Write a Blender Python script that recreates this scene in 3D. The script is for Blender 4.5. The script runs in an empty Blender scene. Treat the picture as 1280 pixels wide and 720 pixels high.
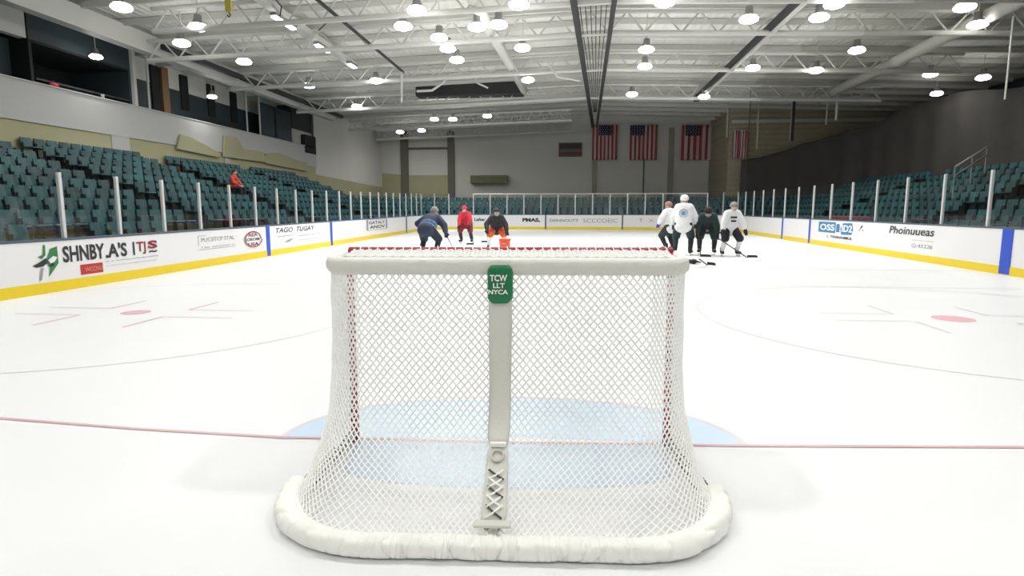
import bpy, bmesh, math, random
from mathutils import Vector, Matrix, noise
random.seed(7)
PI = math.pi
S = bpy.context.scene
COL = S.collection

# ------------------------------------------------------------------ camera, world, exposure
FOC, HZ, VPX = 750.0, 99.0, 80.0          # focal length (px of a 1280x720 frame), horizon above centre, rink axis right of centre
CP_ = math.atan(HZ / FOC)
CY_ = math.atan(VPX * math.cos(CP_) / FOC)
CAM_H = 1.47
cam = bpy.data.cameras.new('camera'); cam_o = bpy.data.objects.new('camera', cam); COL.objects.link(cam_o)
cam.sensor_width = 36; cam.lens = FOC / 1280 * 36; cam.clip_start = .05; cam.clip_end = 200
cam_o.location = (0, 0, CAM_H); cam_o.rotation_euler = (PI / 2 - CP_, 0, CY_)
S.camera = cam_o
S.view_settings.view_transform = 'Standard'; S.view_settings.look = 'None'
S.view_settings.exposure = 0.0; S.view_settings.gamma = 1; S.view_settings.use_curve_mapping = False
w = bpy.data.worlds.new('world'); S.world = w; w.use_nodes = True
w.node_tree.nodes['Background'].inputs[0].default_value = (.8, .9, 1, 1)
w.node_tree.nodes['Background'].inputs[1].default_value = .3
LAMP_W = 56.0
LENS_E = 22.0

_R = Vector((math.cos(CY_), math.sin(CY_), 0))
_F = Vector((-math.sin(CY_) * math.cos(CP_), math.cos(CY_) * math.cos(CP_), -math.sin(CP_)))
_U = _R.cross(_F)
_C = Vector((0, 0, CAM_H))
def ray(x, y): return _R * (x - 640) + _F * FOC + _U * (360 - y)
def onZ(x, y, z=0.0):
    d = ray(x, y); return _C + d * ((z - CAM_H) / d.z)
def onX(x, y, X):
    d = ray(x, y); return _C + d * (X / d.x)
def onY(x, y, Y):
    d = ray(x, y); return _C + d * (Y / d.y)
def px_of(p):
    v = Vector(p) - _C; a = v.dot(_F)
    if a < .1: return None
    return 640 + FOC * v.dot(_R) / a, 360 - FOC * v.dot(_U) / a

# ------------------------------------------------------------------ materials
def mat(name, col, rough=.6, metal=0, spec=.5, bump=0, bscale=20, var=0, vscale=3, emit=None, estr=0, trans=0):
    m = bpy.data.materials.new(name); m.use_nodes = True
    nt = m.node_tree; b = nt.nodes['Principled BSDF']
    b.inputs['Base Color'].default_value = (*col, 1); b.inputs['Roughness'].default_value = rough
    b.inputs['Metallic'].default_value = metal; b.inputs['Specular IOR Level'].default_value = spec
    tc = nt.nodes.new('ShaderNodeTexCoord')
    if var:
        n = nt.nodes.new('ShaderNodeTexNoise'); n.inputs['Scale'].default_value = vscale; n.inputs['Detail'].default_value = 4
        nt.links.new(tc.outputs['Object'], n.inputs['Vector'])
        r = nt.nodes.new('ShaderNodeMapRange'); r.inputs['To Min'].default_value = 1 - var; r.inputs['To Max'].default_value = 1 + var
        nt.links.new(n.outputs['Fac'], r.inputs['Value'])
        mx = nt.nodes.new('ShaderNodeVectorMath'); mx.operation = 'SCALE'; mx.inputs[0].default_value = col
        nt.links.new(r.outputs['Result'], mx.inputs['Scale']); nt.links.new(mx.outputs['Vector'], b.inputs['Base Color'])
    if bump:
        n = nt.nodes.new('ShaderNodeTexNoise'); n.inputs['Scale'].default_value = bscale
        nt.links.new(tc.outputs['Object'], n.inputs['Vector'])
        bp = nt.nodes.new('ShaderNodeBump'); bp.inputs['Strength'].default_value = bump; bp.inputs['Distance'].default_value = .02
        nt.links.new(n.outputs['Fac'], bp.inputs['Height']); nt.links.new(bp.outputs['Normal'], b.inputs['Normal'])
    if emit: b.inputs['Emission Color'].default_value = (*emit, 1); b.inputs['Emission Strength'].default_value = estr
    return m
def sheer(name, col, clear, rough=.9, gloss=False):
    """a clear pane or a fine mesh: part of the light passes straight through"""
    m = bpy.data.materials.new(name); m.use_nodes = True; nt = m.node_tree
    for n in list(nt.nodes): nt.nodes.remove(n)
    o = nt.nodes.new('ShaderNodeOutputMaterial'); mx = nt.nodes.new('ShaderNodeMixShader'); t = nt.nodes.new('ShaderNodeBsdfTransparent')
    if gloss:
        g = nt.nodes.new('ShaderNodeBsdfGlossy'); g.inputs['Roughness'].default_value = .03
        mx.inputs[0].default_value = .035 if name == 'glass' else 0; t.inputs[0].default_value = (*col, 1)
    else:
        g = nt.nodes.new('ShaderNodeBsdfDiffuse'); g.inputs[0].default_value = (*col, 1); mx.inputs[0].default_value = 1 - clear
    nt.links.new(t.outputs[0], mx.inputs[1]); nt.links.new(g.outputs[0], mx.inputs[2]); nt.links.new(mx.outputs[0], o.inputs[0])
    return m
M = dict(
    ice=mat('ice', (.84, .855, .875), .42, spec=.22, var=.02, vscale=.35),
    crease=mat('crease_blue', (.57, .72, .88), .4),
    redline=mat('line_red', (.66, .42, .45), .4), greyline=mat('line_grey', (.62, .63, .65), .4), pinkline=mat('line_pink', (.74, .66, .68), .4),
    dot=mat('dot_red', (.76, .42, .50), .4),
    concrete=mat('concrete', (.035, .04, .042), .8, var=.2), walk=mat('walkway', (.10, .11, .12), .7, var=.2),
    board=mat('board_white', (.80, .80, .81), .35, var=.02, vscale=1), kick=mat('kick_yellow', (.80, .60, .01), .4),
    sill=mat('sill_slate', (.07, .10, .13), .5), bluesill=mat('sill_blue', (.05, .12, .30), .5), blue=mat('stripe_blue', (.01, .07, .55), .4), joint=mat('joint_grey', (.08, .10, .13), .5),
    alum=mat('aluminium', (.62, .64, .64), .45, metal=.3), glass=sheer('glass', (.965, .98, .98), 1, gloss=True),
    seat=mat('seat_teal', (.021, .082, .092), .45, var=.25, vscale=.8), seatdark=mat('seat_iron', (.02, .025, .03), .6),
    wall=mat('wall_grey', (.62, .615, .58), .85, var=.05, vscale=.3), beige=mat('wall_beige', (.40, .385, .24), .85, var=.12, vscale=.6),
    olive=mat('olive', (.16, .17, .09), .8), parapet=mat('parapet', (.48, .48, .47), .8, var=.03, vscale=.4),
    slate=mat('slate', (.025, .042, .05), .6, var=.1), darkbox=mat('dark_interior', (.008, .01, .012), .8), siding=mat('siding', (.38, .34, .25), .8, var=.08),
    deck=mat('roof_deck', (.74, .735, .69), .75, var=.07, vscale=.25), steel=mat('painted_steel', (.58, .58, .55), .55), dsteel=mat('dark_steel', (.02, .022, .022), .6),
    brown=mat('brown_post', (.22, .13, .06), .7),
    curtain=mat('curtain_black', (.075, .070, .067), .9, var=.15, vscale=1.2), netting=sheer('roof_netting', (.84, .83, .81), 1, gloss=True),
    lamp=mat('lamp_housing', (.30, .30, .30), .4, metal=.6), lens=mat('lamp_lens', (1, 1, 1), .4, emit=(1, .98, .94), estr=LENS_E),
    net=mat('net_cord', (.95, .95, .93), .8), red=mat('goal_red', (.38, .008, .03), .4), pad=mat('pad_vinyl', (.92, .92, .88), .55, bump=.25, bscale=14, var=.03, vscale=6),
    padg=mat('pole_pad', (.66, .66, .61), .6, bump=.15, bscale=30, var=.03), green=mat('label_green', (.005, .17, .06), .4), wtext=mat('text_white', (.85, .88, .86), .5),
    black=mat('black', (.012, .012, .014), .6), lace=mat('lace_grey', (.10, .10, .09), .7),
    tblack=mat('print_black', (.02, .02, .025), .5), tred=mat('print_darkred', (.25, .02, .04), .5), tgrey=mat('print_grey', (.30, .30, .33), .5),
    tgreen=mat('print_green', (.03, .20, .06), .5), tbox=mat('print_red', (.50, .02, .03), .5), tblue=mat('print_blue', (.03, .20, .42), .5), ttan=mat('print_tan', (.65, .40, .22), .5),
    fred=mat('flag_red', (.35, .04, .05), .8), fwhite=mat('flag_white', (.52, .46, .45), .8), fblue=mat('flag_blue', (.015, .02, .05), .8),
    yellow=mat('hoist_yellow', (.55, .50, .06), .6), rail=mat('rail_grey', (.32, .33, .33), .4, metal=.5),
)
def per_object(m, amount):
    nt = m.node_tree; b = nt.nodes['Principled BSDF']; src = b.inputs['Base Color'].links[0].from_socket
    oi = nt.nodes.new('ShaderNodeObjectInfo'); r = nt.nodes.new('ShaderNodeMapRange'); r.inputs['To Min'].default_value = 1 - amount; r.inputs['To Max'].default_value = 1 + amount
    nt.links.new(oi.outputs['Random'], r.inputs['Value']); v = nt.nodes.new('ShaderNodeVectorMath'); v.operation = 'SCALE'
    nt.links.new(src, v.inputs[0]); nt.links.new(r.outputs['Result'], v.inputs['Scale']); nt.links.new(v.outputs['Vector'], b.inputs['Base Color'])
per_object(M['seat'], .35)
# corrugated ribs on deck and siding
def ribs(m, axis, scale, strength):
    nt = m.node_tree; b = nt.nodes['Principled BSDF']; tc = nt.nodes.new('ShaderNodeTexCoord')
    wv = nt.nodes.new('ShaderNodeTexWave'); wv.bands_direction = axis; wv.inputs['Scale'].default_value = scale
    bp = nt.nodes.new('ShaderNodeBump'); bp.inputs['Strength'].default_value = strength; bp.inputs['Distance'].default_value = .05
    nt.links.new(tc.outputs['Object'], wv.inputs['Vector']); nt.links.new(wv.outputs['Fac'], bp.inputs['Height']); nt.links.new(bp.outputs['Normal'], b.inputs['Normal'])
ribs(M['deck'], 'X', 1.0, .5); ribs(M['siding'], 'Z', .8, .8)

# ------------------------------------------------------------------ mesh helpers
def link(name, bm, m, parent=None, smooth=False):
    me = bpy.data.meshes.new(name)
    bmesh.ops.recalc_face_normals(bm, faces=bm.faces[:])
    bm.to_mesh(me); bm.free()
    for x in (m if isinstance(m, (list, tuple)) else [m]): me.materials.append(x)
    if smooth: me.polygons.foreach_set('use_smooth', [True] * len(me.polygons))
    o = bpy.data.objects.new(name, me); COL.objects.link(o)
    if parent: o.parent = parent
    return o
def tag(o, label, cat, group=None):
    o['label'] = label; o['category'] = cat
    if group: o['group'] = group
    return o
def thing(name, label, cat, loc=(0, 0, 0), rz=0, group=None):
    o = bpy.data.objects.new(name, None); COL.objects.link(o); o.location = loc; o.rotation_euler = (0, 0, rz)
    o.empty_display_size = .2
    return tag(o, label, cat, group)
def struct(name, bm, m, smooth=False):
    o = link(name, bm, m, None, smooth); o['kind'] = 'structure'; return o
def copy_tree(o, parent=None):
    c = o.copy(); COL.objects.link(c)
    if parent: c.parent = parent
    for ch in [k for k in o.children if k is not c]: copy_tree(ch, c)
    return c
def NB(): return bmesh.new()
def box(bm, a, b, mi=0):
    vs = [bm.verts.new((x, y, z)) for x in (a[0], b[0]) for y in (a[1], b[1]) for z in (a[2], b[2])]
    for f in ((0, 1, 3, 2), (4, 6, 7, 5), (0, 4, 5, 1), (2, 3, 7, 6), (0, 2, 6, 4), (1, 5, 7, 3)):
        bm.faces.new([vs[i] for i in f]).material_index = mi
def rbox(bm, a, b, r, seg=2, mi=0):
    t = bmesh.new(); box(t, a, b); bmesh.ops.recalc_face_normals(t, faces=t.faces[:])
    bmesh.ops.bevel(t, geom=t.edges[:] , offset=r, segments=seg, profile=.5, affect='EDGES')
    mp = {v: bm.verts.new(v.co) for v in t.verts}
    for f in t.faces: bm.faces.new([mp[v] for v in f.verts]).material_index = mi
    t.free()
def quad(bm, pts, mi=0):
    f = bm.faces.new([bm.verts.new(p) for p in pts]); f.material_index = mi; return f
def frame(d):
    d = d.normalized(); a = Vector((0, 0, 1)) if abs(d.z) < .9 else Vector((1, 0, 0))
    u = d.cross(a).normalized(); return u, d.cross(u).normalized()
def tube(bm, pts, r, n=8, caps=True, mi=0):
    pts = [Vector(p) for p in pts]; rings = []
    rr = r if isinstance(r, (list, tuple)) else [r] * len(pts)
    u = None
    for i, p in enumerate(pts):
        d = (pts[min(i + 1, len(pts) - 1)] - pts[max(i - 1, 0)])
        if u is None: u, v = frame(d)
        else:
            d = d.normalized(); u = (u - d * u.dot(d)).normalized(); v = d.cross(u).normalized()
        rings.append([bm.verts.new(p + (u * math.cos(2 * PI * k / n) + v * math.sin(2 * PI * k / n)) * rr[i]) for k in range(n)])
    for a, b in zip(rings, rings[1:]):
        for k in range(n): bm.faces.new((a[k], a[(k + 1) % n], b[(k + 1) % n], b[k])).material_index = mi
    if caps:
        bm.faces.new(rings[0]).material_index = mi; bm.faces.new(rings[-1][::-1]).material_index = mi
def lathe(bm, prof, n=20, c=(0, 0, 0)):
    rings = []
    for r, z in prof:
        rings.append([bm.verts.new((c[0] + max(r, 1e-4) * math.cos(2 * PI * k / n), c[1] + max(r, 1e-4) * math.sin(2 * PI * k / n), c[2] + z)) for k in range(n)])
    for a, b in zip(rings, rings[1:]):
        for k in range(n): bm.faces.new((a[k], a[(k + 1) % n], b[(k + 1) % n], b[k]))
    bm.faces.new(rings[0]); bm.faces.new(rings[-1][::-1])
def ball(bm, c, r, sc=(1, 1, 1), rot=None, sub=2):
    m = Matrix.Translation(Vector(c)) @ (rot.to_4x4() if rot is not None else Matrix.Identity(4)) @ Matrix.Diagonal((sc[0], sc[1], sc[2], 1))
    bmesh.ops.create_icosphere(bm, subdivisions=sub, radius=r, matrix=m)
def beam(name, a, b, w_, h_, m, parent=None):
    a, b = Vector(a), Vector(b); d = (b - a).normalized(); s = d.cross(Vector((0, 0, 1))).normalized() * w_ / 2; u = s.cross(d).normalized() * h_ / 2
    bm = NB(); vs = [bm.verts.new(p + s * i + u * j) for p in (a, b) for i, j in ((-1, -1), (1, -1), (1, 1), (-1, 1))]
    for f in ((0, 1, 2, 3), (7, 6, 5, 4), (0, 4, 5, 1), (1, 5, 6, 2), (2, 6, 7, 3), (3, 7, 4, 0)): bm.faces.new([vs[i] for i in f])
    return link(name, bm, m, parent)
def text_mesh(s, size, depth=.004, shear=0, bold=0):
    c = bpy.data.curves.new('t', 'FONT'); c.body = s; c.size = size; c.extrude = depth; c.shear = shear; c.offset = bold; c.resolution_u = 3
    c.align_x = 'LEFT'; o = bpy.data.objects.new('t', c); COL.objects.link(o)
    bpy.context.view_layer.update()
    me = bpy.data.meshes.new_from_object(o.evaluated_get(bpy.context.evaluated_depsgraph_get()))
    bpy.data.objects.remove(o); return me
def lettering(name, s, origin, ux, uz, width, height, m, parent=None, shear=0, bold=0, depth=.003, inv=None):
    """writing fitted into width x height, its lower left corner at origin, reading along ux, up along uz"""
    me = text_mesh(s, 1.0, 0, shear, bold)
    xs = [v.co.x for v in me.vertices]; ys = [v.co.y for v in me.vertices]
    x0, x1, y0, y1 = min(xs), max(xs), min(ys), max(ys)
    ux, uz = Vector(ux).normalized(), Vector(uz).normalized(); n = ux.cross(uz)
    for v in me.vertices:
        v.co = Vector(origin) + ux * ((v.co.x - x0) / (x1 - x0) * width) + uz * ((v.co.y - y0) / (y1 - y0) * height) + n * depth
    me.name = name; me.materials.clear(); me.materials.append(m)
    o = bpy.data.objects.new(name, me); COL.objects.link(o)
    if parent: o.parent = parent
    return o

# ------------------------------------------------------------------ rink plan
def left_x(Y): return -9.2 - max(0, Y - 10) * .038
def right_x(Y): return 9.55 + max(0, Y - 14) * .026
YF = 43.0
def bh(p):      # board height
    if p[1] > YF - 3: return 1.06
    return .93 + (.11 * min(1, max(0, (p[1] - 10) / 30)) if p[0] < 0 else .12)
CR = 3.0
def arc(cx, cy, r, a0, a1, n): return [(cx + r * math.cos(a0 + (a1 - a0) * i / n), cy + r * math.sin(a0 + (a1 - a0) * i / n)) for i in range(n + 1)]
xl, xr = left_x(YF - CR), right_x(YF - CR)
LEFT = [(left_x(10.04 + 1.43 * k), 10.04 + 1.43 * k) for k in range(-5, 21)]      # 2.9 .. 38.6
CL = arc(xl + CR, YF - CR, CR, PI, PI / 2, 8)
CRt = arc(xr - CR, YF - CR, CR, PI / 2, 0, 8)
nfar = 12
FAR = [(xl + CR + (xr - xl - 2 * CR) * i / nfar, YF) for i in range(nfar + 1)]
RIGHT = [(right_x(13.4 + 1.9 * k), 13.4 + 1.9 * k) for k in range(13, -6, -1)]   # 38.1 .. 3.9
POSTS = LEFT + [CL[0], CL[3], CL[5]] + FAR + [CRt[3], CRt[5], CRt[8]] + RIGHT
PATH = LEFT + CL + FAR[1:] + CRt[1:] + RIGHT

# ------------------------------------------------------------------ ice and floor
bm = NB()
box(bm, (-24, -8, -.4), (26, 58, -.03), 1)
ctr = bm.verts.new((0, 20, 0)); loop = [(-9.2, -7.5)] + PATH + [(9.5, -7.5)]
lv = [bm.verts.new((x, y, 0)) for x, y in loop]
for i in range(len(lv)): bm.faces.new((ctr, lv[i], lv[(i + 1) % len(lv)])).material_index = 0
def strip(pts, wd, mi, z=.002):
    pts = [Vector((p[0], p[1], 0)) for p in pts]; prev = None
    for i, p in enumerate(pts):
        d = (pts[min(i + 1, len(pts) - 1)] - pts[max(i - 1, 0)]).normalized(); s = Vector((-d.y, d.x, 0)) * wd / 2
        cur = (bm.verts.new(p + s + Vector((0, 0, z))), bm.verts.new(p - s + Vector((0, 0, z))))
        if prev: bm.faces.new((prev[0], prev[1], cur[1], cur[0])).material_index = mi
        prev = cur
def disc(c, r, mi, z=.0025, n=40):
    v0 = bm.verts.new((c[0], c[1], z)); vs = [bm.verts.new((c[0] + r * math.cos(2 * PI * k / n), c[1] + r * math.sin(2 * PI * k / n), z)) for k in range(n)]
    for k in range(n): bm.faces.new((v0, vs[k], vs[(k + 1) % n])).material_index = mi
# goal line, crease and blue goal area
gl = [(-9.2, 4.0), (-6, 3.83), (-4.03, 3.68), (-2.9, 3.59), (-1.89, 3.55), (-.4, 3.62), (1.06, 3.72), (2.8, 3.88), (6, 4.15), (9.5, 4.45)]
strip(gl, .035, 3, .004)
GC = Vector((-.40, 3.62, 0)); GA = math.radians(3.8)
gu, gv = Vector((math.cos(GA), math.sin(GA), 0)), Vector((math.sin(GA), -math.cos(GA), 0))
def GP(u, v, z=0): return GC + gu * u + gv * v + Vector((0, 0, z))
cr = []
for i in range(41):
    a = PI * i / 40; cr.append(GP(-1.48 * math.cos(a), -.92 * math.sin(a) ** .9))
v0 = bm.verts.new(GP(0, -.1, .002))
vs = [bm.verts.new((p.x, p.y, .002)) for p in cr]
for a, b in zip(vs, vs[1:]): bm.faces.new((v0, a, b)).material_index = 2
strip([(p.x, p.y) for p in cr], .03, 5, .003)
inn = [GP(-.98, 0, .002)] + [GP(-.93 * math.cos(PI * i / 20), .36 + .27 * math.sin(PI * i / 20) ** .7, .002) for i in range(21)] + [GP(.98, 0, .002)]
v0 = bm.verts.new(GP(0, .02, .002)); vs = [bm.verts.new(p) for p in inn]
for a, b in zip(vs, vs[1:]): bm.faces.new((v0, a, b)).material_index = 2
bm.faces.new((v0, vs[0], bm.verts.new(GP(0, -.1, .0019)))).material_index = 2
# face-off dots, circles and hash marks
for cx, cy, q, dm in ((-6.24, 7.85, -1, 3), (5.08, 8.55, 1, 4)):
    disc((cx, cy), .19 if q < 0 else .25, 6)
    strip([(cx + 3.3 * math.cos(2 * PI * k / 90), cy + 3.3 * math.sin(2 * PI * k / 90)) for k in range(91)], .022, 5)
    for sx in (-1, 1):
        for sy in (-1, 1):
            x, y = cx + sx * .62, cy + sy * .28
            strip([(x, y), (x + sx * 1.0, y)], .022, dm); strip([(x, y), (x, y + sy * .75)], .045, dm)
strip([(-9.4, 15.9), (9.6, 15.3)], .07, 5)
strip([(2.2, 11.95), (9.6, 11.9)], .03, 5)
floor = struct('floor', bm, [M['ice'], M['walk'], M['crease'], M['redline'], M['greyline'], M['pinkline'], M['dot']])

# ------------------------------------------------------------------ room shell
ZP = lambda X: 9.35 - .035 * abs(X - 1)
bm = NB()
for x0, x1 in ((-23, 1), (1, 25)):
    a = [(x0, -8, ZP(x0)), (x1, -8, ZP(x1)), (x1, 56, ZP(x1)), (x0, 56, ZP(x0))]
    quad(bm, a); quad(bm, [(x, y, z + .3) for x, y, z in a][::-1])
struct('ceiling', bm, M['deck'])
YW = 54.0
bm = NB(); box(bm, (-23, YW, -.03), (25, YW + .3, 9.4)); struct('wall_far', bm, M['wall'])
bm = NB(); box(bm, (-23, -8.3, -.03), (25, -8, 9.4)); struct('wall_back', bm, M['wall'])
bm = NB(); box(bm, (24, -8, -.03), (24.3, YW, 8.6)); struct('wall_right', bm, M['slate'])
XW = -19.2
bm = NB(); box(bm, (-23, -8, -.03), (-22.7, YW, 8.6), 0)
struct('wall_left', bm, [M['wall'], M['beige'], M['slate']])
# inner faces of the left wall: beige band above the seats, light parapet over it
def beveled(bm, pts_top, pts_bot, th, mi=0): pass
PB = 43.4
bm = NB(); box(bm, (XW - .25, -8, -.03), (XW, PB, 4.55)); struct('wall_left_lower', bm, M['beige'])
bm = NB()
segs = [(-8, 13.0), (13.2, 23.5), (24.6, 31.6), (32.2, PB)]
box(bm, (XW - .3, -8, 4.50), (XW + .06, PB + .05, 5.88))
for (a, b) in ((23.55, 24.55), (31.65, 32.15)): box(bm, (XW - .2, a, 3.7), (XW + .05, b, 4.6))
box(bm, (XW - .34, -8, 5.88), (XW + .10, PB + .08, 5.93))
struct('trim_1', bm, M['parapet'])
bm = NB(); box(bm, (-22.7, -8, 4.45), (XW - .2, PB, 4.6)); struct('trim_2', bm, M['concrete'])
bm = NB()      # wall after the press level, running on into the far corner
quad(bm, [(XW - .05, PB, 4.0), (-17.6, YW, 3.4), (-17.6, YW, 8.8), (XW - .05, PB, 8.8)])
quad(bm, [(XW - .35, PB, 4.0), (XW - .35, PB, 8.8), (-17.9, YW, 8.8), (-17.9, YW, 3.4)])
struct('wall_left_end', bm, M['wall'])
bm = NB()
quad(bm, [(XW - .05, PB, -.03), (-17.6, YW, -.03), (-17.6, YW, 3.4), (XW - .05, PB, 4.0)])
quad(bm, [(-17.6, YW - .02, -.03), (-14.6, YW - .02, -.03), (-14.6, YW - .02, 4.4), (-17.6, YW - .02, 4.7)])
struct('wall_left_end_lower', bm, M['beige'])
# press level behind the parapet
def xslab(name, px0, px1, z0, z1, X, th, m, lab, cat='wall panel'):
    a, b = onX(px0, 100, X).y, onX(px1, 100, X).y
    bm = NB(); box(bm, (X - th, a, z0), (X, b, z1)); o = link(name, bm, m); 
    if lab: tag(o, lab, cat)
    else: o['kind'] = 'structure'
    return o
y_a, y_b = onX(42, 60, XW).y, onX(166, 60, XW).y
bm = NB(); box(bm, (-22.6, -2, 4.6), (-22.4, PB, 8.55)); struct('wall_press_back', bm, M['slate'])
bm = NB(); box(bm, (XW - .5, -2, 7.45), (XW - .2, y_a - .05, 8.5)); struct('trim_3', bm, M['wall'])
bm = NB(); box(bm, (XW - 1.2, -2, 5.93), (XW - .9, y_a - .05, 7.45)); struct('trim_4', bm, M['slate'])
t = thing('press_box', 'dark slate press box with an open front above the light balcony wall', 'press box', (XW - .2, y_a, 4.6))
L = y_b - y_a
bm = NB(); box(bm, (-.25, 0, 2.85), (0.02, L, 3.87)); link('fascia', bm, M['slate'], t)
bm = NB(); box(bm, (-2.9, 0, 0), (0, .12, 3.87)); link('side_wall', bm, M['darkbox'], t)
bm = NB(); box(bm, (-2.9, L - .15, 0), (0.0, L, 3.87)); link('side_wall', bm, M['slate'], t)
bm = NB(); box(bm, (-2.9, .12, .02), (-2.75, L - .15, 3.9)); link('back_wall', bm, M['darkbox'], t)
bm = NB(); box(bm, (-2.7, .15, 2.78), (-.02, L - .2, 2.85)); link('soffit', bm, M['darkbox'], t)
bm = NB(); box(bm, (.02, L - .05, 0), (.16, L + .12, 3.87)); link('corner_post', bm, M['wall'], t)
bm = NB(); box(bm, (-.35, .2, 1.5), (.0, L - .2, 1.56)); link('counter', bm, M['seatdark'], t)
# upper light wall and slate dado beyond the press box
xb = XW - 1.3
ye = onX(388, 150, XW).y - .3
bm = NB(); box(bm, (xb - .2, y_b + .3, 7.5), (xb, ye, 8.55)); struct('trim_5', bm, M['wall'])
bm = NB(); box(bm, (xb - .2, y_b + .3, 4.6), (xb + .03, ye, 7.5)); struct('trim_6', bm, M['slate'])
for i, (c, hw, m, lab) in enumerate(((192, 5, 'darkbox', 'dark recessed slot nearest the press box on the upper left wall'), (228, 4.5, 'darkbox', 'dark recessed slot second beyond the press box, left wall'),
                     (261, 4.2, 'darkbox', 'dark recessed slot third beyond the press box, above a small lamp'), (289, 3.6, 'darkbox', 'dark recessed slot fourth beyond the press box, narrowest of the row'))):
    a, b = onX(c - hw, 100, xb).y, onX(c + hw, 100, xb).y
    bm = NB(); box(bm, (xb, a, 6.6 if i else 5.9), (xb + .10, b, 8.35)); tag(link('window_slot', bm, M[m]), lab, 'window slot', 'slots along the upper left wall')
a, b = onX(198, 100, xb).y, onX(206, 100, xb).y
bm = NB(); box(bm, (xb + .02, a, 5.9), (xb + .2, b, 8.4)); tag(link('wall_post', bm, M['brown']), 'tan brown post beside the press box on the upper left wall', 'post')
for px, lab in ((186, 'thin pale steel post right beside the press box'), (307, 'thin pale steel post standing on the balcony parapet, middle one'), (323, 'thin pale steel post standing on the balcony parapet, nearer the far end')):
    p = onX(px, 120, XW - .1); bm = NB(); tube(bm, [(XW - .1, p.y, 5.93), (XW - .1, p.y, 8.45)], .05, 8); tag(link('steel_post', bm, M['steel']), lab, 'post')
# dark glazed screens and the block at the end of the balcony
for p0, p1, lab in ((325, 342, 'dark slate screen panel on the balcony, first of two'), (344, 366, 'dark slate screen panel on the balcony, second, next to the white block')):
    a, b = onX(p0, 130, XW - .25).y, onX(p1, 130, XW - .25).y
    bm = NB(); box(bm, (XW - .35, a, 5.9), (XW - .25, b, 8.0)); tag(link('screen_panel', bm, M['slate']), lab, 'screen')
a, b = onX(365, 160, XW - .2).y, min(PB - .02, onX(391, 160, XW - .2).y)
t = thing('end_block', 'white block with a dark opening at the far end of the balcony', 'block', (XW - .2, a, 5.93))
bm = NB(); box(bm, (-1, 0, 0), (0, b - a, 1.0)); link('block_wall', bm, M['parapet'], t)
bm = NB(); box(bm, (0, (b - a) * .42, -.5), (.30, b - a, .75)); link('opening', bm, M['darkbox'], t)
bm = NB(); box(bm, (-1, 0, 1.0), (0, b - a, 2.55)); link('upper_panel', bm, M['seatdark'], t)
p = onX(67, 103, XW - .12)
t = thing('bag', 'small red bag lying on the balcony parapet in front of the dark press box', 'bag', (XW - .12, p.y, 5.93))
bm = NB(); ball(bm, (0, 0, .09), .1, (.9, 2.0, .9)); link('bag_body', bm, mat('bag_red', (.5, .04, .05), .7), t, True)
bm = NB(); tube(bm, [(0, -.1, .16), (0, -.05, .24), (0, .05, .24), (0, .1, .16)], .012, 6); link('handle', bm, M['black'], t)
p = onX(128, 116, XW - .12); t = thing('cup', 'small white cup standing on the balcony parapet', 'cup', (XW - .12, p.y, 5.93))
bm = NB(); lathe(bm, [(.05, 0), (.07, .16), (.075, .16), (.075, .17), (.06, .17), (.045, .02)], 14); link('cup_body', bm, M['wtext'], t, True)
# olive fabric pieces leaning on the parapet, handrail
def cloth_piece(pxs, X, m, lab):
    pts = [onX(x, y, X) for x, y in pxs]; bm = NB()
    f = quad(bm, pts); r = bmesh.ops.extrude_face_region(bm, geom=[f]); bmesh.ops.translate(bm, vec=(-.08, 0, 0), verts=[v for v in r['geom'] if isinstance(v, bmesh.types.BMVert)])
    tag(link('canvas_cover', bm, m), lab, 'cover', 'olive covers along the balcony wall')
cloth_piece([(281, 169), (296, 172), (305, 186), (330, 190), (334, 203), (280, 196)], XW + .18, M['beige'], 'large olive canvas cover on the balcony wall, tallest piece')
cloth_piece([(226, 168), (240, 172), (262, 184), (276, 192), (276, 197), (222, 186)], XW + .18, M['beige'], 'low olive canvas cover on the balcony wall, nearest the camera')
cloth_piece([(332, 192), (350, 191), (368, 199), (384, 203), (384, 214), (332, 204)], XW + .18, M['beige'], 'long olive canvas cover on the balcony wall, farthest one')

# far right block of beige siding with a roller opening, black curtain in front of it
bm = NB(); p0 = onY(912, 150, 47.5); box(bm, (p0.x, 47.5, 0), (24, YW, 9.0)); struct('wall_corner', bm, M['siding'])
for i, (ya, z0) in enumerate(((125, .12), (152, .25), (118, .08))):
    a = onY(915, ya, 47.4); bm = NB(); box(bm, (a.x, 47.38, a.z - z0 / 2), (23.8, 47.5, a.z + z0 / 2)); struct('trim_%d' % (10 + i), bm, M['steel' if i == 1 else 'dsteel'])
# protective netting hung from the roof along the right side of the rink
npl = [(right_x(y) + .35, y) for y in (3, 10, 20, 30, 39.4)]
bm = NB(); prev = None
for x, y in npl:
    cur = [bm.verts.new((x, y, 1.1)), bm.verts.new((x, y, ZP(x) - .03))]  # carried down behind the glass to darken the right hand seats
    if prev: bm.faces.new((prev[0], prev[1], cur[1], cur[0]))
    prev = cur
nt_ = thing('safety_netting', 'fine dark safety netting hung from the roof over the right boards', 'netting')
link('mesh', bm, M['netting'], nt_)
bm = NB(); tube(bm, [(x, y, 1.1) for x, y in npl], .015, 6); link('edge_rope', bm, M['dsteel'], nt_)
bm = NB(); tube(bm, [(npl[-1][0], npl[-1][1], 2.5), (npl[-1][0], npl[-1][1], ZP(10) - .05)], .02, 6); link('end_rope', bm, M['dsteel'], nt_)
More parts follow.
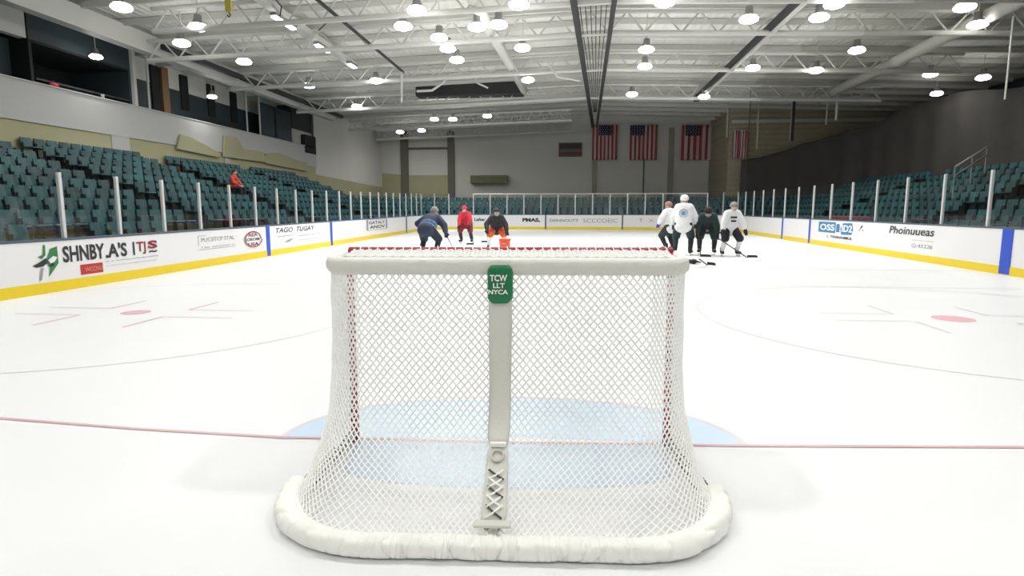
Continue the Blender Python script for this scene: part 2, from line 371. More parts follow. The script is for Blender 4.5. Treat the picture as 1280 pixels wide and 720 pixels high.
# the curtain: hangs from a cable, sags in folds, follows the far right corner then the right side
cplan = [(12.15, 46.9, 200), (13.6, 46.2, 193), (15.2, 45.0, 183), (16.6, 42.5, 168), (17.5, 39.0, 155), (17.9, 35.0, 128)]
def cz(X, Y, py): return CAM_H + (onY(640, py, Y).z - CAM_H)
ct = []
for X, Y, py in cplan:
    d = _C.copy(); q = px_of((X, Y, 3)); ct.append(Vector((X, Y, onY(q[0], py, Y).z)))
ct += [Vector((18.0, 30, 6.9)), Vector((18.0, 24, 5.8)), Vector((18.0, 17, 4.9)), Vector((18.0, 8, 4.4))]
bm = NB(); prev = None; tot = 0; front = []
for a, b in zip(ct, ct[1:]):
    n = max(4, int((b - a).length / .16))
    for i in range(n):
        p = a.lerp(b, i / n); tot += (b - a).length / n
        d = (b - a).normalized(); nn = Vector((d.y, -d.x, 0)).normalized()
        fold = .10 * math.sin(tot * 3.1) + .16 * noise.noise(Vector((tot * .55, 3, 0)))
        sag = .12 * abs(math.sin(tot * .7))
        col = []
        for j in range(9):
            v = j / 8; z = (p.z - sag) * (1 - v) + .6 * v
            col.append(bm.verts.new((p.x + nn.x * fold * (.4 + v), p.y + nn.y * fold * (.4 + v), z)))
        if prev:
            for j in range(8): bm.faces.new((prev[j], prev[j + 1], col[j + 1], col[j]))
        prev = col
o = link('black_curtain', bm, M['curtain'], None, True); tag(o, 'long black mesh curtain hung behind the right hand seats', 'curtain')
so = o.modifiers.new('s', 'SOLIDIFY'); so.thickness = .02
for k, (px, y0, y1, D, r, m, lab) in enumerate(((911, 112, 172, 46, .05, 'steel', 'pale hanging pole at the left edge of the netting'), (952, 68, 186, 44, .04, 'steel', 'pale hanging pole second from the netting edge'),
        (995, 92, 176, 43, .09, 'dsteel', 'thick dark hanging pole above the black curtain'), (991, 112, 176, 43.6, .04, 'steel', 'thin pale pole right behind the thick dark pole'), (1053, 33, 150, 38.4, .07, 'steel', 'longest pale pole above the curtain'),
        (1038, 75, 156, 40, .04, 'steel', 'thin pale pole beside the longest pole'), (1267, 20, 124, 22, .03, 'steel', 'thin pole hanging by the right edge of the picture'))):
    a, b = onY(px, y0, D), onY(px, y1, D)
    a.z = min(a.z, ZP(a.x) - .02); bm = NB(); tube(bm, [a, (a.x, a.y, b.z)], r, 8); tag(link('hanging_pole', bm, M[m]), lab, 'pole', 'poles holding the netting')

# far wall: pilasters, door frame, sign, flags
def far_box(name, x0, x1, y0, y1, th, m, lab=None, cat=None, tr=None):
    a, b = onY(x0, y1, YW - th), onY(x1, y0, YW - th); bm = NB(); box(bm, (a.x, YW - th, a.z), (b.x, YW - (.005 if lab else 0), b.z))
    if lab: return tag(link(name, bm, m), lab, cat)
    return struct(name, bm, m)
pil = mat('pilaster_brown', (.15, .145, .12), .8); pil2 = mat('pilaster_pale', (.33, .32, .26), .8)
far_box('trim_20', 502, 509, 164, 245, .25, pil); far_box('trim_21', 560, 567, 164, 245, .25, pil); far_box('trim_22', 509, 560, 184, 187, .12, pil)
far_box('trim_23', 509, 560, 219, 245, .06, M['beige']); far_box('trim_24', 371, 502, 226, 262, .05, M['beige'])
far_box('trim_25', 740, 747, 160, 245, .2, pil2); far_box('trim_26', 834, 843, 160, 245, .2, pil2); far_box('trim_27', 803, 806, 196, 245, .12, pil)
far_box('trim_28', 509, 560, 187, 219, .03, M['wall'])
far_box('equipment_box', 588, 634, 219, 229, .8, M['olive'], 'long olive box on the ledge under the far wall', 'box')
t = thing('wall_sign', 'small framed sign with dark red rows on the far wall left of the flags', 'sign', (0, YW - .12, 0))
a, b = onY(698, 196, YW - .12), onY(728, 178, YW - .12)
bm = NB(); box(bm, (a.x, 0, a.z), (b.x, .12, b.z)); link('frame', bm, pil, t)
hh = (b.z - a.z)
bm = NB(); box(bm, (a.x + .1, -.02, a.z + hh * .55), (b.x - .1, 0, b.z - .1)); link('upper_panel', bm, mat('sign_dark', (.06, .035, .035), .6), t)
bm = NB(); box(bm, (a.x + .1, -.02, a.z + .12), (b.x - .1, 0, a.z + hh * .33)); link('lower_panel', bm, mat('sign_red', (.14, .05, .05), .6), t)
def flag(x0, x1, y0, y1, c0, c1, cy, D, lab, pale=False):
    a, b = onY(x0, y1, D), onY(x1, y0, D); W, H = b.x - a.x, b.z - a.z
    bm = NB(); n, rows = 39, 10
    cb = onY(640, cy, D).z
    cx0, cx1 = onY(c0, y0, D).x, onY(c1, y0, D).x
    g = [[bm.verts.new((a.x + W * i / n, D + .07 * math.sin(i * .75 + j * .12) * (1 + .4 * math.sin(i * .3)), a.z + H * (1 - j / rows) )) for j in range(rows + 1)] for i in range(n + 1)]
    for i in range(n):
        for j in range(rows):
            f = bm.faces.new((g[i][j], g[i + 1][j], g[i + 1][j + 1], g[i][j + 1]))
            xm = (g[i][j].co.x + g[i + 1][j].co.x) / 2; zm = (g[i][j].co.z + g[i][j + 1].co.z) / 2
            f.material_index = 2 if (cx0 < xm < cx1 and zm > cb) else (0 if (i // 3) % 2 == 0 else 1)
    t = thing('flag', lab, 'flag', (0, 0, 0), 0, 'flags on the far wall')
    o = link('cloth', bm, [M['fred'], M['fwhite'], M['fblue']], t, True); s = o.modifiers.new('s', 'SOLIDIFY'); s.thickness = .02
    st = NB()
    for i in range(5):
        for j in range(6):
            x = cx0 + (cx1 - cx0) * (i + .5 + .25 * (j % 2)) / 5.4; z = cb + (a.z + H - cb) * (j + .5) / 6
            if x < cx1 - .04: ball(st, (x, D - .14, z), .045, (1, .3, 1), sub=1)
    if cx1 > cx0 + .3: link('stars', st, M['fwhite'], t)
    bm = NB(); tube(bm, [(a.x - .05, D, b.z + .03), (b.x + .05, D, b.z + .03)], .03, 6); link('hanging_rod', bm, M['steel'], t)
    wl = YW if D > 50 else 47.5
    for x in (a.x + .1, b.x - .1):
        bm = NB(); tube(bm, [(x, D, b.z + .03), (x, wl + .01, b.z + .06)], .02, 6); link('wall_bracket', bm, M['steel'], t)
flag(740, 772, 156, 200, 749, 765, 172, YW - .35, 'red and white striped flag with dark canton, leftmost on the far wall')
flag(787, 822, 156, 200, 788, 806, 172, YW - .35, 'striped flag with wide dark canton, second from the left')
flag(851, 901, 156, 200, 858, 876, 171, YW - .35, 'widest striped flag, hanging third from the left on the far wall')
flag(915, 936, 163, 198, 915, 915, 163, 47.2, 'pale striped flag half hidden behind the black curtain')

# ------------------------------------------------------------------ roof steel
def truss(Y, zb, x0, x1, lab, dd=.75):
    t = thing('roof_truss', lab, 'truss', (0, Y, 0), 0, 'steel trusses across the roof')
    zc = lambda X: zb - .030 * abs(X - 1)
    bm = NB(); 
    sg = ((x0, 1), (1, x1)) if x1 > 1 else ((x0, x1),)
    for s, e in sg:
        tube(bm, [(s, 0, zc(s)), (e, 0, zc(e))], .10, 8)
    link('bottom_chord', bm, M['steel'], t)
    bm = NB()
    for s, e in sg: tube(bm, [(s, 0, zc(s) + dd), (e, 0, zc(e) + dd)], .08, 8)
    link('top_chord', bm, M['steel'], t)
    n = 26; st = (x1 - x0) / n
    for i in range(n):
        a = x0 + st * i
        bm = NB(); p, q = (a, 0, zc(a)), (a + st / 2, 0, zc(a + st / 2) + dd); r = (a + st, 0, zc(a + st))
        tube(bm, [p, q], .035, 5, False); tube(bm, [q, r], .035, 5, False); link('web', bm, M['steel'], t)
truss_px = [3, 42, 87, 122, 149, 163]
names = ['nearest the camera', 'second from the camera', 'third from the camera', 'fourth from the camera', 'fifth from the camera', 'farthest, by the far wall']
for py, nm in zip(truss_px, names):
    Y = onZ(720, py, 8.0).y
    truss(min(Y, 52.5), 8.0, -17.4 if py > 10 else -14.6, 17.0 if Y < 45 else -.4, 'pale steel lattice truss spanning the roof, ' + nm)
PURL = []
for i in range(22):
    Y = 10.5 + i * 2.0
    t = thing('roof_purlin', 'pale purlin under the roof deck, ' + ['near', 'middle', 'far'][min(2, i // 8)] + ' bay of the roof', 'purlin', (0, Y, 0), 0, 'purlins of the ' + ['near', 'middle', 'far'][min(2, i // 8)] + ' roof bay')
    for s, e in ((-22, 1), (1, 23.5)): beam('purlin_arm', (s, 0, ZP(s) - .13), (e, 0, ZP(e) - .13), .12, .22, M['steel'], t)
def longbeam(name, p0, p1, wd, ht, m, lab, cat, z=8.15, rnd=False):
    a, b = onZ(*p0, z), onZ(*p1, z)
    d = (b - a).normalized(); a = a - d * 4
    if rnd:
        bm = NB(); tube(bm, [a, b], wd / 2, 14); return tag(link(name, bm, m, None, True), lab, cat)
    return tag(beam(name, a, b, wd, ht, m), lab, cat)
longbeam('air_duct', (592, 0), (655, 113), .42, .4, M['steel'], 'pale round air duct running lengthwise just left of the roof centre', 'duct', 8.2, True)
longbeam('roof_girder', (328, 0), (442, 82), .30, .22, M['steel'], 'pale lengthwise girder with strip lights, left half of the roof', 'girder', 8.3)
longbeam('dark_pipe', (397, 0), (504, 90), .12, .12, M['dsteel'], 'thin dark pipe running lengthwise left of centre under the roof', 'pipe', 8.0, True)
longbeam('dark_conduit', (717, 0), (741, 158), .20, .2, M['dsteel'], 'dark conduit under the roof centre, left of the converging pair', 'conduit', 7.9)
longbeam('dark_conduit', (768, 0), (746, 158), .15, .2, M['dsteel'], 'dark conduit under the roof centre, right of the converging pair', 'conduit', 7.9)
longbeam('roof_girder', (1003, 0), (870, 124), .30, .3, M['dsteel'], 'dark lengthwise girder in the right half of the roof', 'girder', 8.0)
longbeam('girder_flange', (1010, 0), (875, 124), .10, .12, M['steel'], 'narrow pale rail along the dark girder, right half of the roof', 'rail', 7.8)
longbeam('air_duct', (1215, 30), (1024, 124), .50, .4, M['steel'], 'large pale duct slanting above the black curtain on the right', 'duct', 8.0, True)
a, b = onX(180, 60, -17.6), onX(396, 152, -17.6)
tag(beam('eave_girder', (-17.6, 4, 8.15), (-17.6, 43, 8.15), .45, .75, M['steel']), 'deep pale box girder along the left eave above the balcony', 'girder')
tag(beam('eave_cable_tray', (-16.9, 24, 8.05), (-16.9, 43, 8.05), .25, .2, M['dsteel']), 'dark cable tray along the left eave girder', 'cable tray')
# cable bundle between the two dark conduits
t = thing('cable_bundle', 'bundle of thin cables strung between the two dark conduits', 'cables', (0, 0, 0))
for i in range(6):
    a, b = onZ(724 + i * 7, 0, 8.05), onZ(742.5 + i * .6, 140, 8.05)
    pts = [a.lerp(b, k / 12) + Vector((0, 0, -.10 * math.sin(PI * ((k * 3 / 12) % 1)))) for k in range(13)]
    bm = NB(); tube(bm, pts, .018, 5); link('cable', bm, M['dsteel'], t)
# hose loops, brackets and a hoist strap
def loose(pxs, D, r, m, lab, cat='cable'):
    bm = NB(); P = [onY(x, y, D) for x, y in pxs]; tube(bm, P, r, 6); tag(link('roof_cable', bm, m), lab, cat)
loose([(345, 0), (352, 8), (350, 20)], 19, .02, M['dsteel'], 'short drooping dark cable at the top left of the roof')
loose([(412, 22), (405, 32), (398, 38)], 21, .02, M['dsteel'], 'curved dark cable hanging beside the pale left girder')
loose([(562, 92), (553, 104), (540, 113), (521, 114)], 30, .06, M['steel'], 'curved pale pipe looping under the left roof trusses', 'pipe')
loose([(590, 92), (597, 104), (610, 110)], 31, .05, M['steel'], 'short bent pale pipe beside the round air duct', 'pipe')
loose([(502, 90), (502, 128)], 28.5, .05, M['steel'], 'vertical pale rod at the end of the thin dark pipe', 'rod')
loose([(682, 75), (697, 96), (725, 101)], 28, .05, M['steel'], 'bent pale pipe left of the dark conduits', 'pipe')
loose([(1116, 42), (1130, 33), (1142, 31)], 24, .05, M['steel'], 'short bent pale pipe right of the roof beside the large duct', 'pipe')
t = thing('hoist_strap', 'yellow hoist strap hanging from the roof near the top left', 'strap', tuple(onY(285, 0, 18)))
bm = NB(); rbox(bm, (-.10, -.03, -.35), (.10, .03, .5), .02); link('strap', bm, M['yellow'], t)
bm = NB(); tube(bm, [(0, 0, -.35), (.05, 0, -.42), (0, 0, -.49), (-.05, 0, -.43)], .02, 6); link('hook', bm, M['dsteel'], t)
# dark machinery unit
t = thing('dehumidifier', 'dark ventilation unit hanging high at the far end of the left roof half', 'ventilation unit', tuple(onY(560, 112, 37)))
bm = NB(); rbox(bm, (-1.9, -.5, -.45), (4.6, .5, .35), .08); link('casing', bm, M['dsteel'], t)
for x in (-1.4, 1.0, 3.8):
    bm = NB(); tube(bm, [(x, 0, .3), (x, 0, 1.0)], .03, 6); link('hanger', bm, M['steel'], t)

# ------------------------------------------------------------------ high bay lamps (each carries its own light)
def make_lamp():
    t = thing('high_bay_lamp', 'x', 'lamp', (0, 0, 0))
    bm = NB(); lathe(bm, [(.05, .42), (.12, .40), (.13, .20), (.20, .15), (.24, .10), (.24, .09), (.1, .1)], 18); link('housing', bm, M['lamp'], t, True)
    bm = NB(); lathe(bm, [(.235, .09), (.30, .02), (.31, -.02), (.27, -.07), (.16, -.11), (.01, -.12)], 18); link('lens', bm, M['lens'], t, True)
    bm = NB(); tube(bm, [(0, 0, .4), (0, 0, 1.1)], .02, 6); link('hanging_rod', bm, M['steel'], t)
    return t
def fit_rod(t):      # the rod reaches up to the roof deck
    for ch in t.children:
        if ch.name.startswith('hanging_rod'):
            ln = (ZP(t.location.x) - t.location.z) / t.scale.z - .4; ch.scale = (1, 1, ln / .7); ch.location = (0, 0, .4 - .4 * ln / .7)
def add_light(t, wt):
    l = bpy.data.lights.new('lamp_light', 'AREA'); l.shape = 'DISK'; l.size = .5; l.energy = wt; l.color = (1, .985, .955); l.spread = math.radians(165)
    lo = bpy.data.objects.new('lamp_light', l); COL.objects.link(lo); lo.parent = t; lo.location = (0, 0, -.15)
    fit_rod(t)
lamp0 = make_lamp()
lamps = [(152, 9), (248, 34), (227, 54), (305, 77), (521, 13), (504, 33), (549, 47), (560, 61), (571, 75), (596, 34), (623, 31), (649, 6), (653, 60), (470, 101), (386, 107), (446, 133),
         (543, 149), (566, 149), (609, 145), (500, 165), (527, 163), (831, 3), (808, 62), (806, 83), (790, 118), (660, 100), (936, 24), (941, 85), (1043, 5), (1024, 22), (1071, 63), (1020, 88),
         (1163, 93), (1229, 97), (1171, 117), (1206, 9), (1222, 31), (880, 121), (120, 71), (265, 121)]
def where(x, y):
    h = 'left' if x < 430 else ('centre' if x < 860 else 'right'); return h
used = {}
zl = 7.65
order = sorted(range(len(lamps)), key=lambda i: (where(*lamps[i]), -lamps[i][1]))
cnt = {}
ordn = ['first', 'second', 'third', 'fourth', 'fifth', 'sixth', 'seventh', 'eighth', 'ninth', 'tenth', 'eleventh', 'twelfth', 'thirteenth', 'fourteenth', 'fifteenth', 'sixteenth', 'seventeenth', 'eighteenth', 'nineteenth', 'twentieth', 'twenty first', 'twenty second', 'twenty third', 'twenty fourth']
first = True
for i in order:
    x, y = lamps[i]; h = where(x, y); cnt[h] = cnt.get(h, 0) + 1
    o = lamp0 if first else copy_tree(lamp0); first = False
    if (x, y) == (120, 71): p = onX(x, y, -18.7); lab = 'small glowing lamp shape standing for a reflection at the dark press box'  # glowing lamp body stands in for a reflection at the press box
    elif (x, y) == (265, 121): p = onX(x, y, -18.4); lab = 'small round lamp over the balcony in front of the slate wall'
    else:
        p = onZ(x, y, zl if y < 140 else 7.7); lab = 'round glowing roof lamp over the rink %s, %s from the far wall' % (h, ordn[cnt[h] - 1])
    o.location = p; tag(o, lab, 'lamp', 'high bay lamps under the roof')
    if p.y < YW - 1 and x not in (120, 265): add_light(o, LAMP_W * (.45 if abs(p.x) > 12.5 else (1.0 if p.y < 34 else 1.7)))
    if x in (120, 265): o.scale = (.75, .75, .75); fit_rod(o)
for X in (-8, -3, 3, 8):      # unseen lamps added to light the near end, above the top of the frame
    for k, Y in enumerate((-3, 4, 11)):
        o = copy_tree(lamp0); o.location = (X, Y, zl); tag(o, 'unseen round high bay lamp added to light the near end of the rink', 'lamp', 'added high bay lamps lighting the near end'); add_light(o, LAMP_W * 1.25)
# strip lights on the left girder and on the right
def strip_light(x, y, z, ln, lab):
    p = onZ(x, y, z); t = thing('strip_light', lab, 'lamp', p, 0, 'strip lights along the roof')
    bm = NB(); rbox(bm, (-.12, -ln / 2, .0), (.12, ln / 2, .12), .02); link('housing', bm, M['lamp'], t)
    bm = NB(); rbox(bm, (-.10, -ln / 2 + .03, -.05), (.10, ln / 2 - .03, .0), .02); link('tube', bm, M['lens'], t)
strip_light(355, 28, 8.08, 1.6, 'strip light on the pale left girder, nearest of three'); strip_light(403, 60, 8.08, 1.2, 'strip light on the pale left girder, middle one'); strip_light(440, 82, 8.08, .8, 'strip light at the far end of the pale left girder')

# ------------------------------------------------------------------ boards, posts and glass
def up_z(p): return (1.12 + .0)
def gtop(p):
    if p[1] > YF - 3: return 2.50
    return 2.08 + .35 * max(0, (p[1] - 20) / 20) if p[0] < 0 else 2.32 + .15 * max(0, (p[1] - 14) / 26)
T = .10
def outn(i, P):
    a = Vector(P[max(i - 1, 0)]); b = Vector(P[min(i + 1, len(P) - 1)]); d = (b - a).normalized(); return Vector((-d.y, d.x))   # outward (path runs left, far, right)
def sweep(P, prof, name, m, parent):
    bm = NB(); prev = None
    for i, p in enumerate(P):
        n = outn(i, P); cur = [bm.verts.new((p[0] + n.x * o, p[1] + n.y * o, z(p) if callable(z) else z)) for o, z in prof]
        if prev:
            for k in range(len(prof)): bm.faces.new((prev[k], prev[(k + 1) % len(prof)], cur[(k + 1) % len(prof)], cur[k]))
        else: bm.faces.new(cur)
        prev = cur
    bm.faces.new(prev[::-1]); return link(name, bm, m, parent)
def at_px(px, side):
    """point of the board line seen at picture column px"""
    best = None
    F_ = LEFT if side == 'L' else RIGHT
    lo, hi = (3, YF - CR)
    f = left_x if side == 'L' else right_x
    for _ in range(50):
        mid = (lo + hi) / 2; q = px_of((f(mid), mid, .5))
        if q is None or (side == 'L' and q[0] < px) or (side == 'R' and q[0] > px): lo = mid
        else: hi = mid
    return (f(lo), lo)
def far_px(px): return (onY(px, 280, YF).x, YF)
cuts = [at_px(335, 'L'), at_px(414, 'L'), at_px(508, 'L'), far_px(682), far_px(778), at_px(978, 'R'), at_px(1012, 'R'), at_px(1258, 'R')]
FULL = [LEFT[0]]
lefts = sorted([p for p in LEFT[1:]] + cuts[:3], key=lambda p: p[1]); fars = sorted(FAR[1:-1] + cuts[3:5], key=lambda p: p[0])
rights = sorted(RIGHT + cuts[5:], key=lambda p: -p[1])
FULL = [LEFT[0]] + lefts + CL + fars + CRt + rights
blabs = ['long white dasher board on the left with the black lettering and green emblem', 'white dasher board on the left between two blue stripes, grey script on it', 'white dasher board on the left with the square crest',
         'white dasher board bending round the far left corner', 'white dasher board mid far end with two grey words', 'white dasher board bending round the far right corner', 'short white dasher board on the right between two narrow stripes',
         'long white dasher board on the right with the blue logo', 'white dasher board on the right nearest the camera, past the wide blue stripe']
idx = [0] + [FULL.index(c) for c in cuts] + [len(FULL) - 1]
boards = []
for k, lab in enumerate(blabs):
    P = FULL[idx[k]:idx[k + 1] + 1]
    t = thing('dasher_board', lab, 'rink board', (0, 0, 0), 0, 'dasher boards around the ice')
    sweep(P, [(0, .0), (T, .0), (T, lambda p: bh(p) - .03), (0, lambda p: bh(p) - .03)], 'board_panel', M['board'], t)
    sweep(P, [(-.012, .0), (0, .0), (0, .19), (-.012, .19)], 'kick_plate', M['kick'], t)
    sweep(P, [(-.01, lambda p: bh(p) - .03), (T + .04, lambda p: bh(p) - .03), (T + .04, lambda p: bh(p) + .01), (-.01, lambda p: bh(p) + .01)], 'cap_rail', M['sill' if k not in (2, 3) else 'bluesill'], t)
    boards.append(t)
for k, (c, wd, m) in enumerate(zip(cuts, (.22, .22, .22, .10, .10, .18, .18, .34), ('blue', 'blue', 'joint', 'joint', 'joint', 'blue', 'blue', 'blue'))):
    P = FULL; i = FULL.index(c); n = outn(i, P); d = Vector((n.y, -n.x)); a, b = Vector(c) - d * wd / 2 - n * .018, Vector(c) + d * wd / 2 - n * .018
    bm = NB(); h = bh(c) - .03
    pts = [(a.x, a.y, .02), (b.x, b.y, .02), (b.x, b.y, h), (a.x, a.y, h)]
    f = quad(bm, pts); r = bmesh.ops.extrude_face_region(bm, geom=[f]); bmesh.ops.translate(bm, vec=(n.x * .016, n.y * .016, 0), verts=[v for v in r['geom'] if isinstance(v, bmesh.types.BMVert)])
    link('stripe', bm, M[m], boards[k])
# posts
pbm = NB(); rbox(pbm, (-.035, -.03, 0), (.035, .03, 1.0), .006)
pm = link('glass_post', pbm, M['alum']); pmesh = pm.data; bpy.data.objects.remove(pm)
gi = 0
def side_of(p):
    if p[1] > YF - .5: return 'far end'
    if p[1] > YF - 3.1: return 'far left corner' if p[0] < 0 else 'far right corner'
    return 'left side' if p[0] < 0 else 'right side'
cn = {}
SEQ = POSTS
for i, p in enumerate(SEQ):
    n = outn(i, SEQ); s = side_of(p)
    q = Vector(p) + n * .06; z0, z1 = bh(p) + .01, gtop(p)
    o = bpy.data.objects.new('glass_post', pmesh); COL.objects.link(o); o.location = (q.x, q.y, z0); o.scale = (1, 1, z1 - z0 + .04); o.rotation_euler = (0, 0, math.atan2(n.y, n.x) + PI / 2)
    cn[s] = cn.get(s, 0) + 1
    k = cn[s] if p[0] < 0 or s == 'far end' else None
    if s == 'right side': where_ = '%s from the far corner' % ordn[min(23, cn[s] - 1)]
    elif s == 'left side': where_ = '%s from the camera end' % (ordn + ['twenty fifth', 'twenty sixth', 'twenty seventh'])[cn[s] - 1]
    else: where_ = '%s from the left' % ordn[cn[s] - 1]
    sec = thing('glass_shield', 'clear glass with upright aluminium post, %s, %s' % (s, where_), 'glass shield', (q.x, q.y, z0), 0, 'glass shields on the boards')
    o.parent = sec; o.location = (0, 0, 0)
    if i + 1 < len(SEQ):
        p2 = SEQ[i + 1]; n2 = outn(i + 1, SEQ); q2 = Vector(p2) + n2 * .06
        d = (q2 - q).normalized() * .04; a, b = q + d - q, q2 - d - q; nn = Vector((-d.y, d.x)).normalized() * .006
        bm = NB(); z1b = gtop(p2)
        vs = []
        for (pt, zz) in ((a, z1), (b, z1b)):
            for sg in (-1, 1):
                for z in (.003, zz - z0): vs.append(bm.verts.new((pt.x + nn.x * sg, pt.y + nn.y * sg, z)))
        for f in ((0, 1, 3, 2), (4, 6, 7, 5), (0, 4, 5, 1), (2, 3, 7, 6), (0, 2, 6, 4), (1, 5, 7, 3)): bm.faces.new([vs[j] for j in f])
        link('glass_pane', bm, M['glass'], sec)
        if s == 'far end':
            tr = NB(); tube(tr, [(a.x, a.y, z1 + .02 - z0), (b.x, b.y, z1b + .02 - z0)], .03, 6); link('top_rail', tr, M['alum'], sec)

# ------------------------------------------------------------------ writing and emblems on the boards
def board_frame(side, px0, px1, z0, z1):
    if side == 'F': a, b = far_px(px0), far_px(px1)
    else: a, b = at_px(px0, side), at_px(px1, side)
    a, b = Vector(a), Vector(b)
    if side == 'F': n = Vector((0, -1))
    else: d = (b - a).normalized(); n = Vector((d.y, -d.x))
    d = (b - a).normalized(); n = Vector((d.y, -d.x))
    return Vector((a.x + n.x * .006, a.y + n.y * .006, z0)), Vector((d.x, d.y, 0)), (b - a).length, z1 - z0
def ad(par, s, side, px0, px1, z0, z1, m, name='lettering', **k):
    o, d, W, H = board_frame(side, px0, px1, z0, z1); return lettering(name, s, o, d, (0, 0, 1), W, H, M[m], boards[par], **k)
def adpoly(par, side, px0, px1, z0, z1, polys, mats, name='emblem', lift=0):
    o, d, W, H = board_frame(side, px0, px1, z0, z1); n = Vector((d.y, -d.x, 0)); bm = NB()
    for i, (poly, mi) in enumerate(polys):
        f = quad(bm, [o + d * (u * W) + Vector((0, 0, v * H)) + n * (lift + .0015 * i) for u, v in poly], mi)
    return link(name, bm, mats, boards[par])
# left board: black lettering, green emblem, red box and small lines
ad(0, 'SHNBY', 'L', 79, 131, .50, .80, 'tblack', bold=.03); ad(0, ".A'S", 'L', 132, 159, .50, .79, 'tblack', bold=.03)
ad(0, 'I', 'L', 166.5, 168.6, .50, .78, 'tblack'); ad(0, 'TJ', 'L', 171, 182.5, .50, .77, 'tred', bold=.02); ad(0, 'S', 'L', 185, 197, .60, .78, 'tred', bold=.05); ad(0, '~', 'L', 186, 196, .51, .57, 'tblack', bold=.04)
R_ = lambda a, b, c, d: [(a, b), (c, b), (c, d), (a, d)]
adpoly(0, 'L', 40, 73, .22, .86, [([(.50, .52), (.72, .86), (1, .92), (1.0, .45), (.58, .1), (.64, .34)], 0), ([(0, .44), (.22, .50), (.52, .62), (.6, .5), (.4, .40), (.14, .38)], 1), ([(.22, .66), (.42, .72), (.46, .98), (.54, .98), (.52, .70), (.36, .60)], 0),
      ([(.20, .02), (.30, .04), (.40, .36), (.30, .36)], 2), ([(.60, .56), (.80, .66), (.96, .62), (.84, .50), (.68, .46)], 3), ([(.62, .36), (.84, .40), (.74, .48)], 1)], [M['tgreen'], M['tblack'], M['tgrey'], M['board']])
adpoly(0, 'L', 99.5, 127.5, .24, .43, [(R_(0, 0, 1, 1), 0)], [M['tbox']], 'red_box'); ad(0, 'WCCNU', 'L', 105, 126, .29, .37, 'ttan', lift := 'lettering') if False else ad(0, 'WCCNU', 'L', 105, 126, .29, .37, 'ttan', depth=.006)
ad(0, 'w w w.tnrxenustrdnnunnnn', 'L', 131, 197, .425, .45, 'tblack'); ad(0, 'o iincnnlnsddgyrtnnnnnn', 'L', 131, 195, .33, .36, 'tgrey')
ad(0, 'PUCSTCP STAL', 'L', 252, 293, .64, .74, 'tgrey'); ad(0, 'l xo  cucmnem rc', 'L', 252, 294, .48, .53, 'tgrey')
adpoly(0, 'L', 248, 294, .44, .80, [(R_(0, 0, 1, .03), 0), (R_(0, .3, .01, 1), 0), (R_(.01, .97, .2, 1), 0)], [M['tgrey']], 'thin_frame')
ring = lambda r0, r1, n=24: [([(.5 + r0 * math.cos(a), .5 + r0 * math.sin(a)), (.5 + r1 * math.cos(a), .5 + r1 * math.sin(a)), (.5 + r1 * math.cos(b), .5 + r1 * math.sin(b)), (.5 + r0 * math.cos(b), .5 + r0 * math.sin(b))], 0) for a, b in [(2 * PI * k / n, 2 * PI * (k + .8) / n) for k in range(n)]]
adpoly(0, 'L', 305, 327, .34, .82, ring(.42, .5), [M['tred']]); ad(0, 'AEA', 'L', 310, 322, .66, .76, 'tred', bold=.02); ad(0, 'CROM', 'L', 308, 324, .54, .62, 'tblack', bold=.02); ad(0, 'USA', 'L', 310, 323, .39, .49, 'tred', bold=.03)
ad(1, 'TAGO  TUGAY', 'L', 345, 393, .70, .86, 'tblack', shear=.2, bold=.01); adpoly(1, 'L', 347, 400, .36, .60, [([(0, .85), (.3, .9), (.32, .98), (0, .95)], 0), ([(.45, .7), (1, .8), (1, .86), (.45, .78)], 0), ([(.12, 0), (.24, .05), (.34, .55), (.2, .35)], 0), (R_(.42, .1, .95, .16), 0)], [M['tgrey']], 'swoosh')
adpoly(2, 'L', 458, 484, .42, .96, [(R_(.05, 0, .95, .04), 0), (R_(.05, .96, .95, 1), 0), (R_(0, .04, .08, .96), 0), (R_(.92, .04, 1, .96), 0)], [M['tgrey']], 'crest_frame')
ad(2, 'GATALY', 'L', 461, 481, .72, .88, 'tblack', bold=.02); ad(2, 'ANOV', 'L', 462, 481, .5, .66, 'tblack', bold=.03)
ad(3, 'F', 'F', 558, 563, .55, .85, 'tblack', bold=.02); ad(3, 'Lafter', 'F', 593, 607, .60, .82, 'tblack', bold=.03); ad(3, 'PMAS,', 'F', 653, 675, .50, .82, 'tblack', bold=.05)
ad(4, 'DIIINNOUTT', 'F', 687, 723, .55, .75, 'tgrey', bold=.02); ad(4, 'SCCCOEIC', 'F', 729, 772, .50, .78, 'tgrey')
ad(5, 'T', 'F', 799, 803, .55, .8, 'tgrey', bold=.02); ad(5, 'X', 'F', 811, 817, .55, .75, 'tgrey')
# right boards
adpoly(7, 'R', 1023, 1044, .55, .96, [(R_(0, 0, 1, 1), 0)], [M['tblue']], 'logo_block'); adpoly(7, 'R', 1050, 1066, .52, .96, [([(.1, 0), (.9, .05), (1, .5), (.9, 1), (.2, .96), (0, .5)], 0)], [M['tblue']], 'logo_block')
ad(7, 'OSS', 'R', 1025, 1043, .63, .88, 'wtext', bold=.03, depth=.006); ad(7, 'ID2', 'R', 1052, 1065, .63, .88, 'wtext', bold=.03, depth=.006); ad(7, '1', 'R', 1045, 1049, .60, .9, 'tblue', bold=.03)
ad(7, 'c  TSNINNMIUL', 'R', 1034, 1066, .36, .46, 'tblack', bold=.02); ad(7, '!.', 'R', 1073, 1079, .72, .90, 'tblack', shear=.3)
ad(7, 'Phoinuueas', 'R', 1111, 1167, .72, .95, 'tblack', shear=.15, bold=.015); ad(7, 'www mnounoeinus', 'R', 1140, 1167, .57, .60, 'tgrey'); ad(7, 'Q,4522li', 'R', 1140, 1166, .36, .48, 'tgrey', shear=.1)

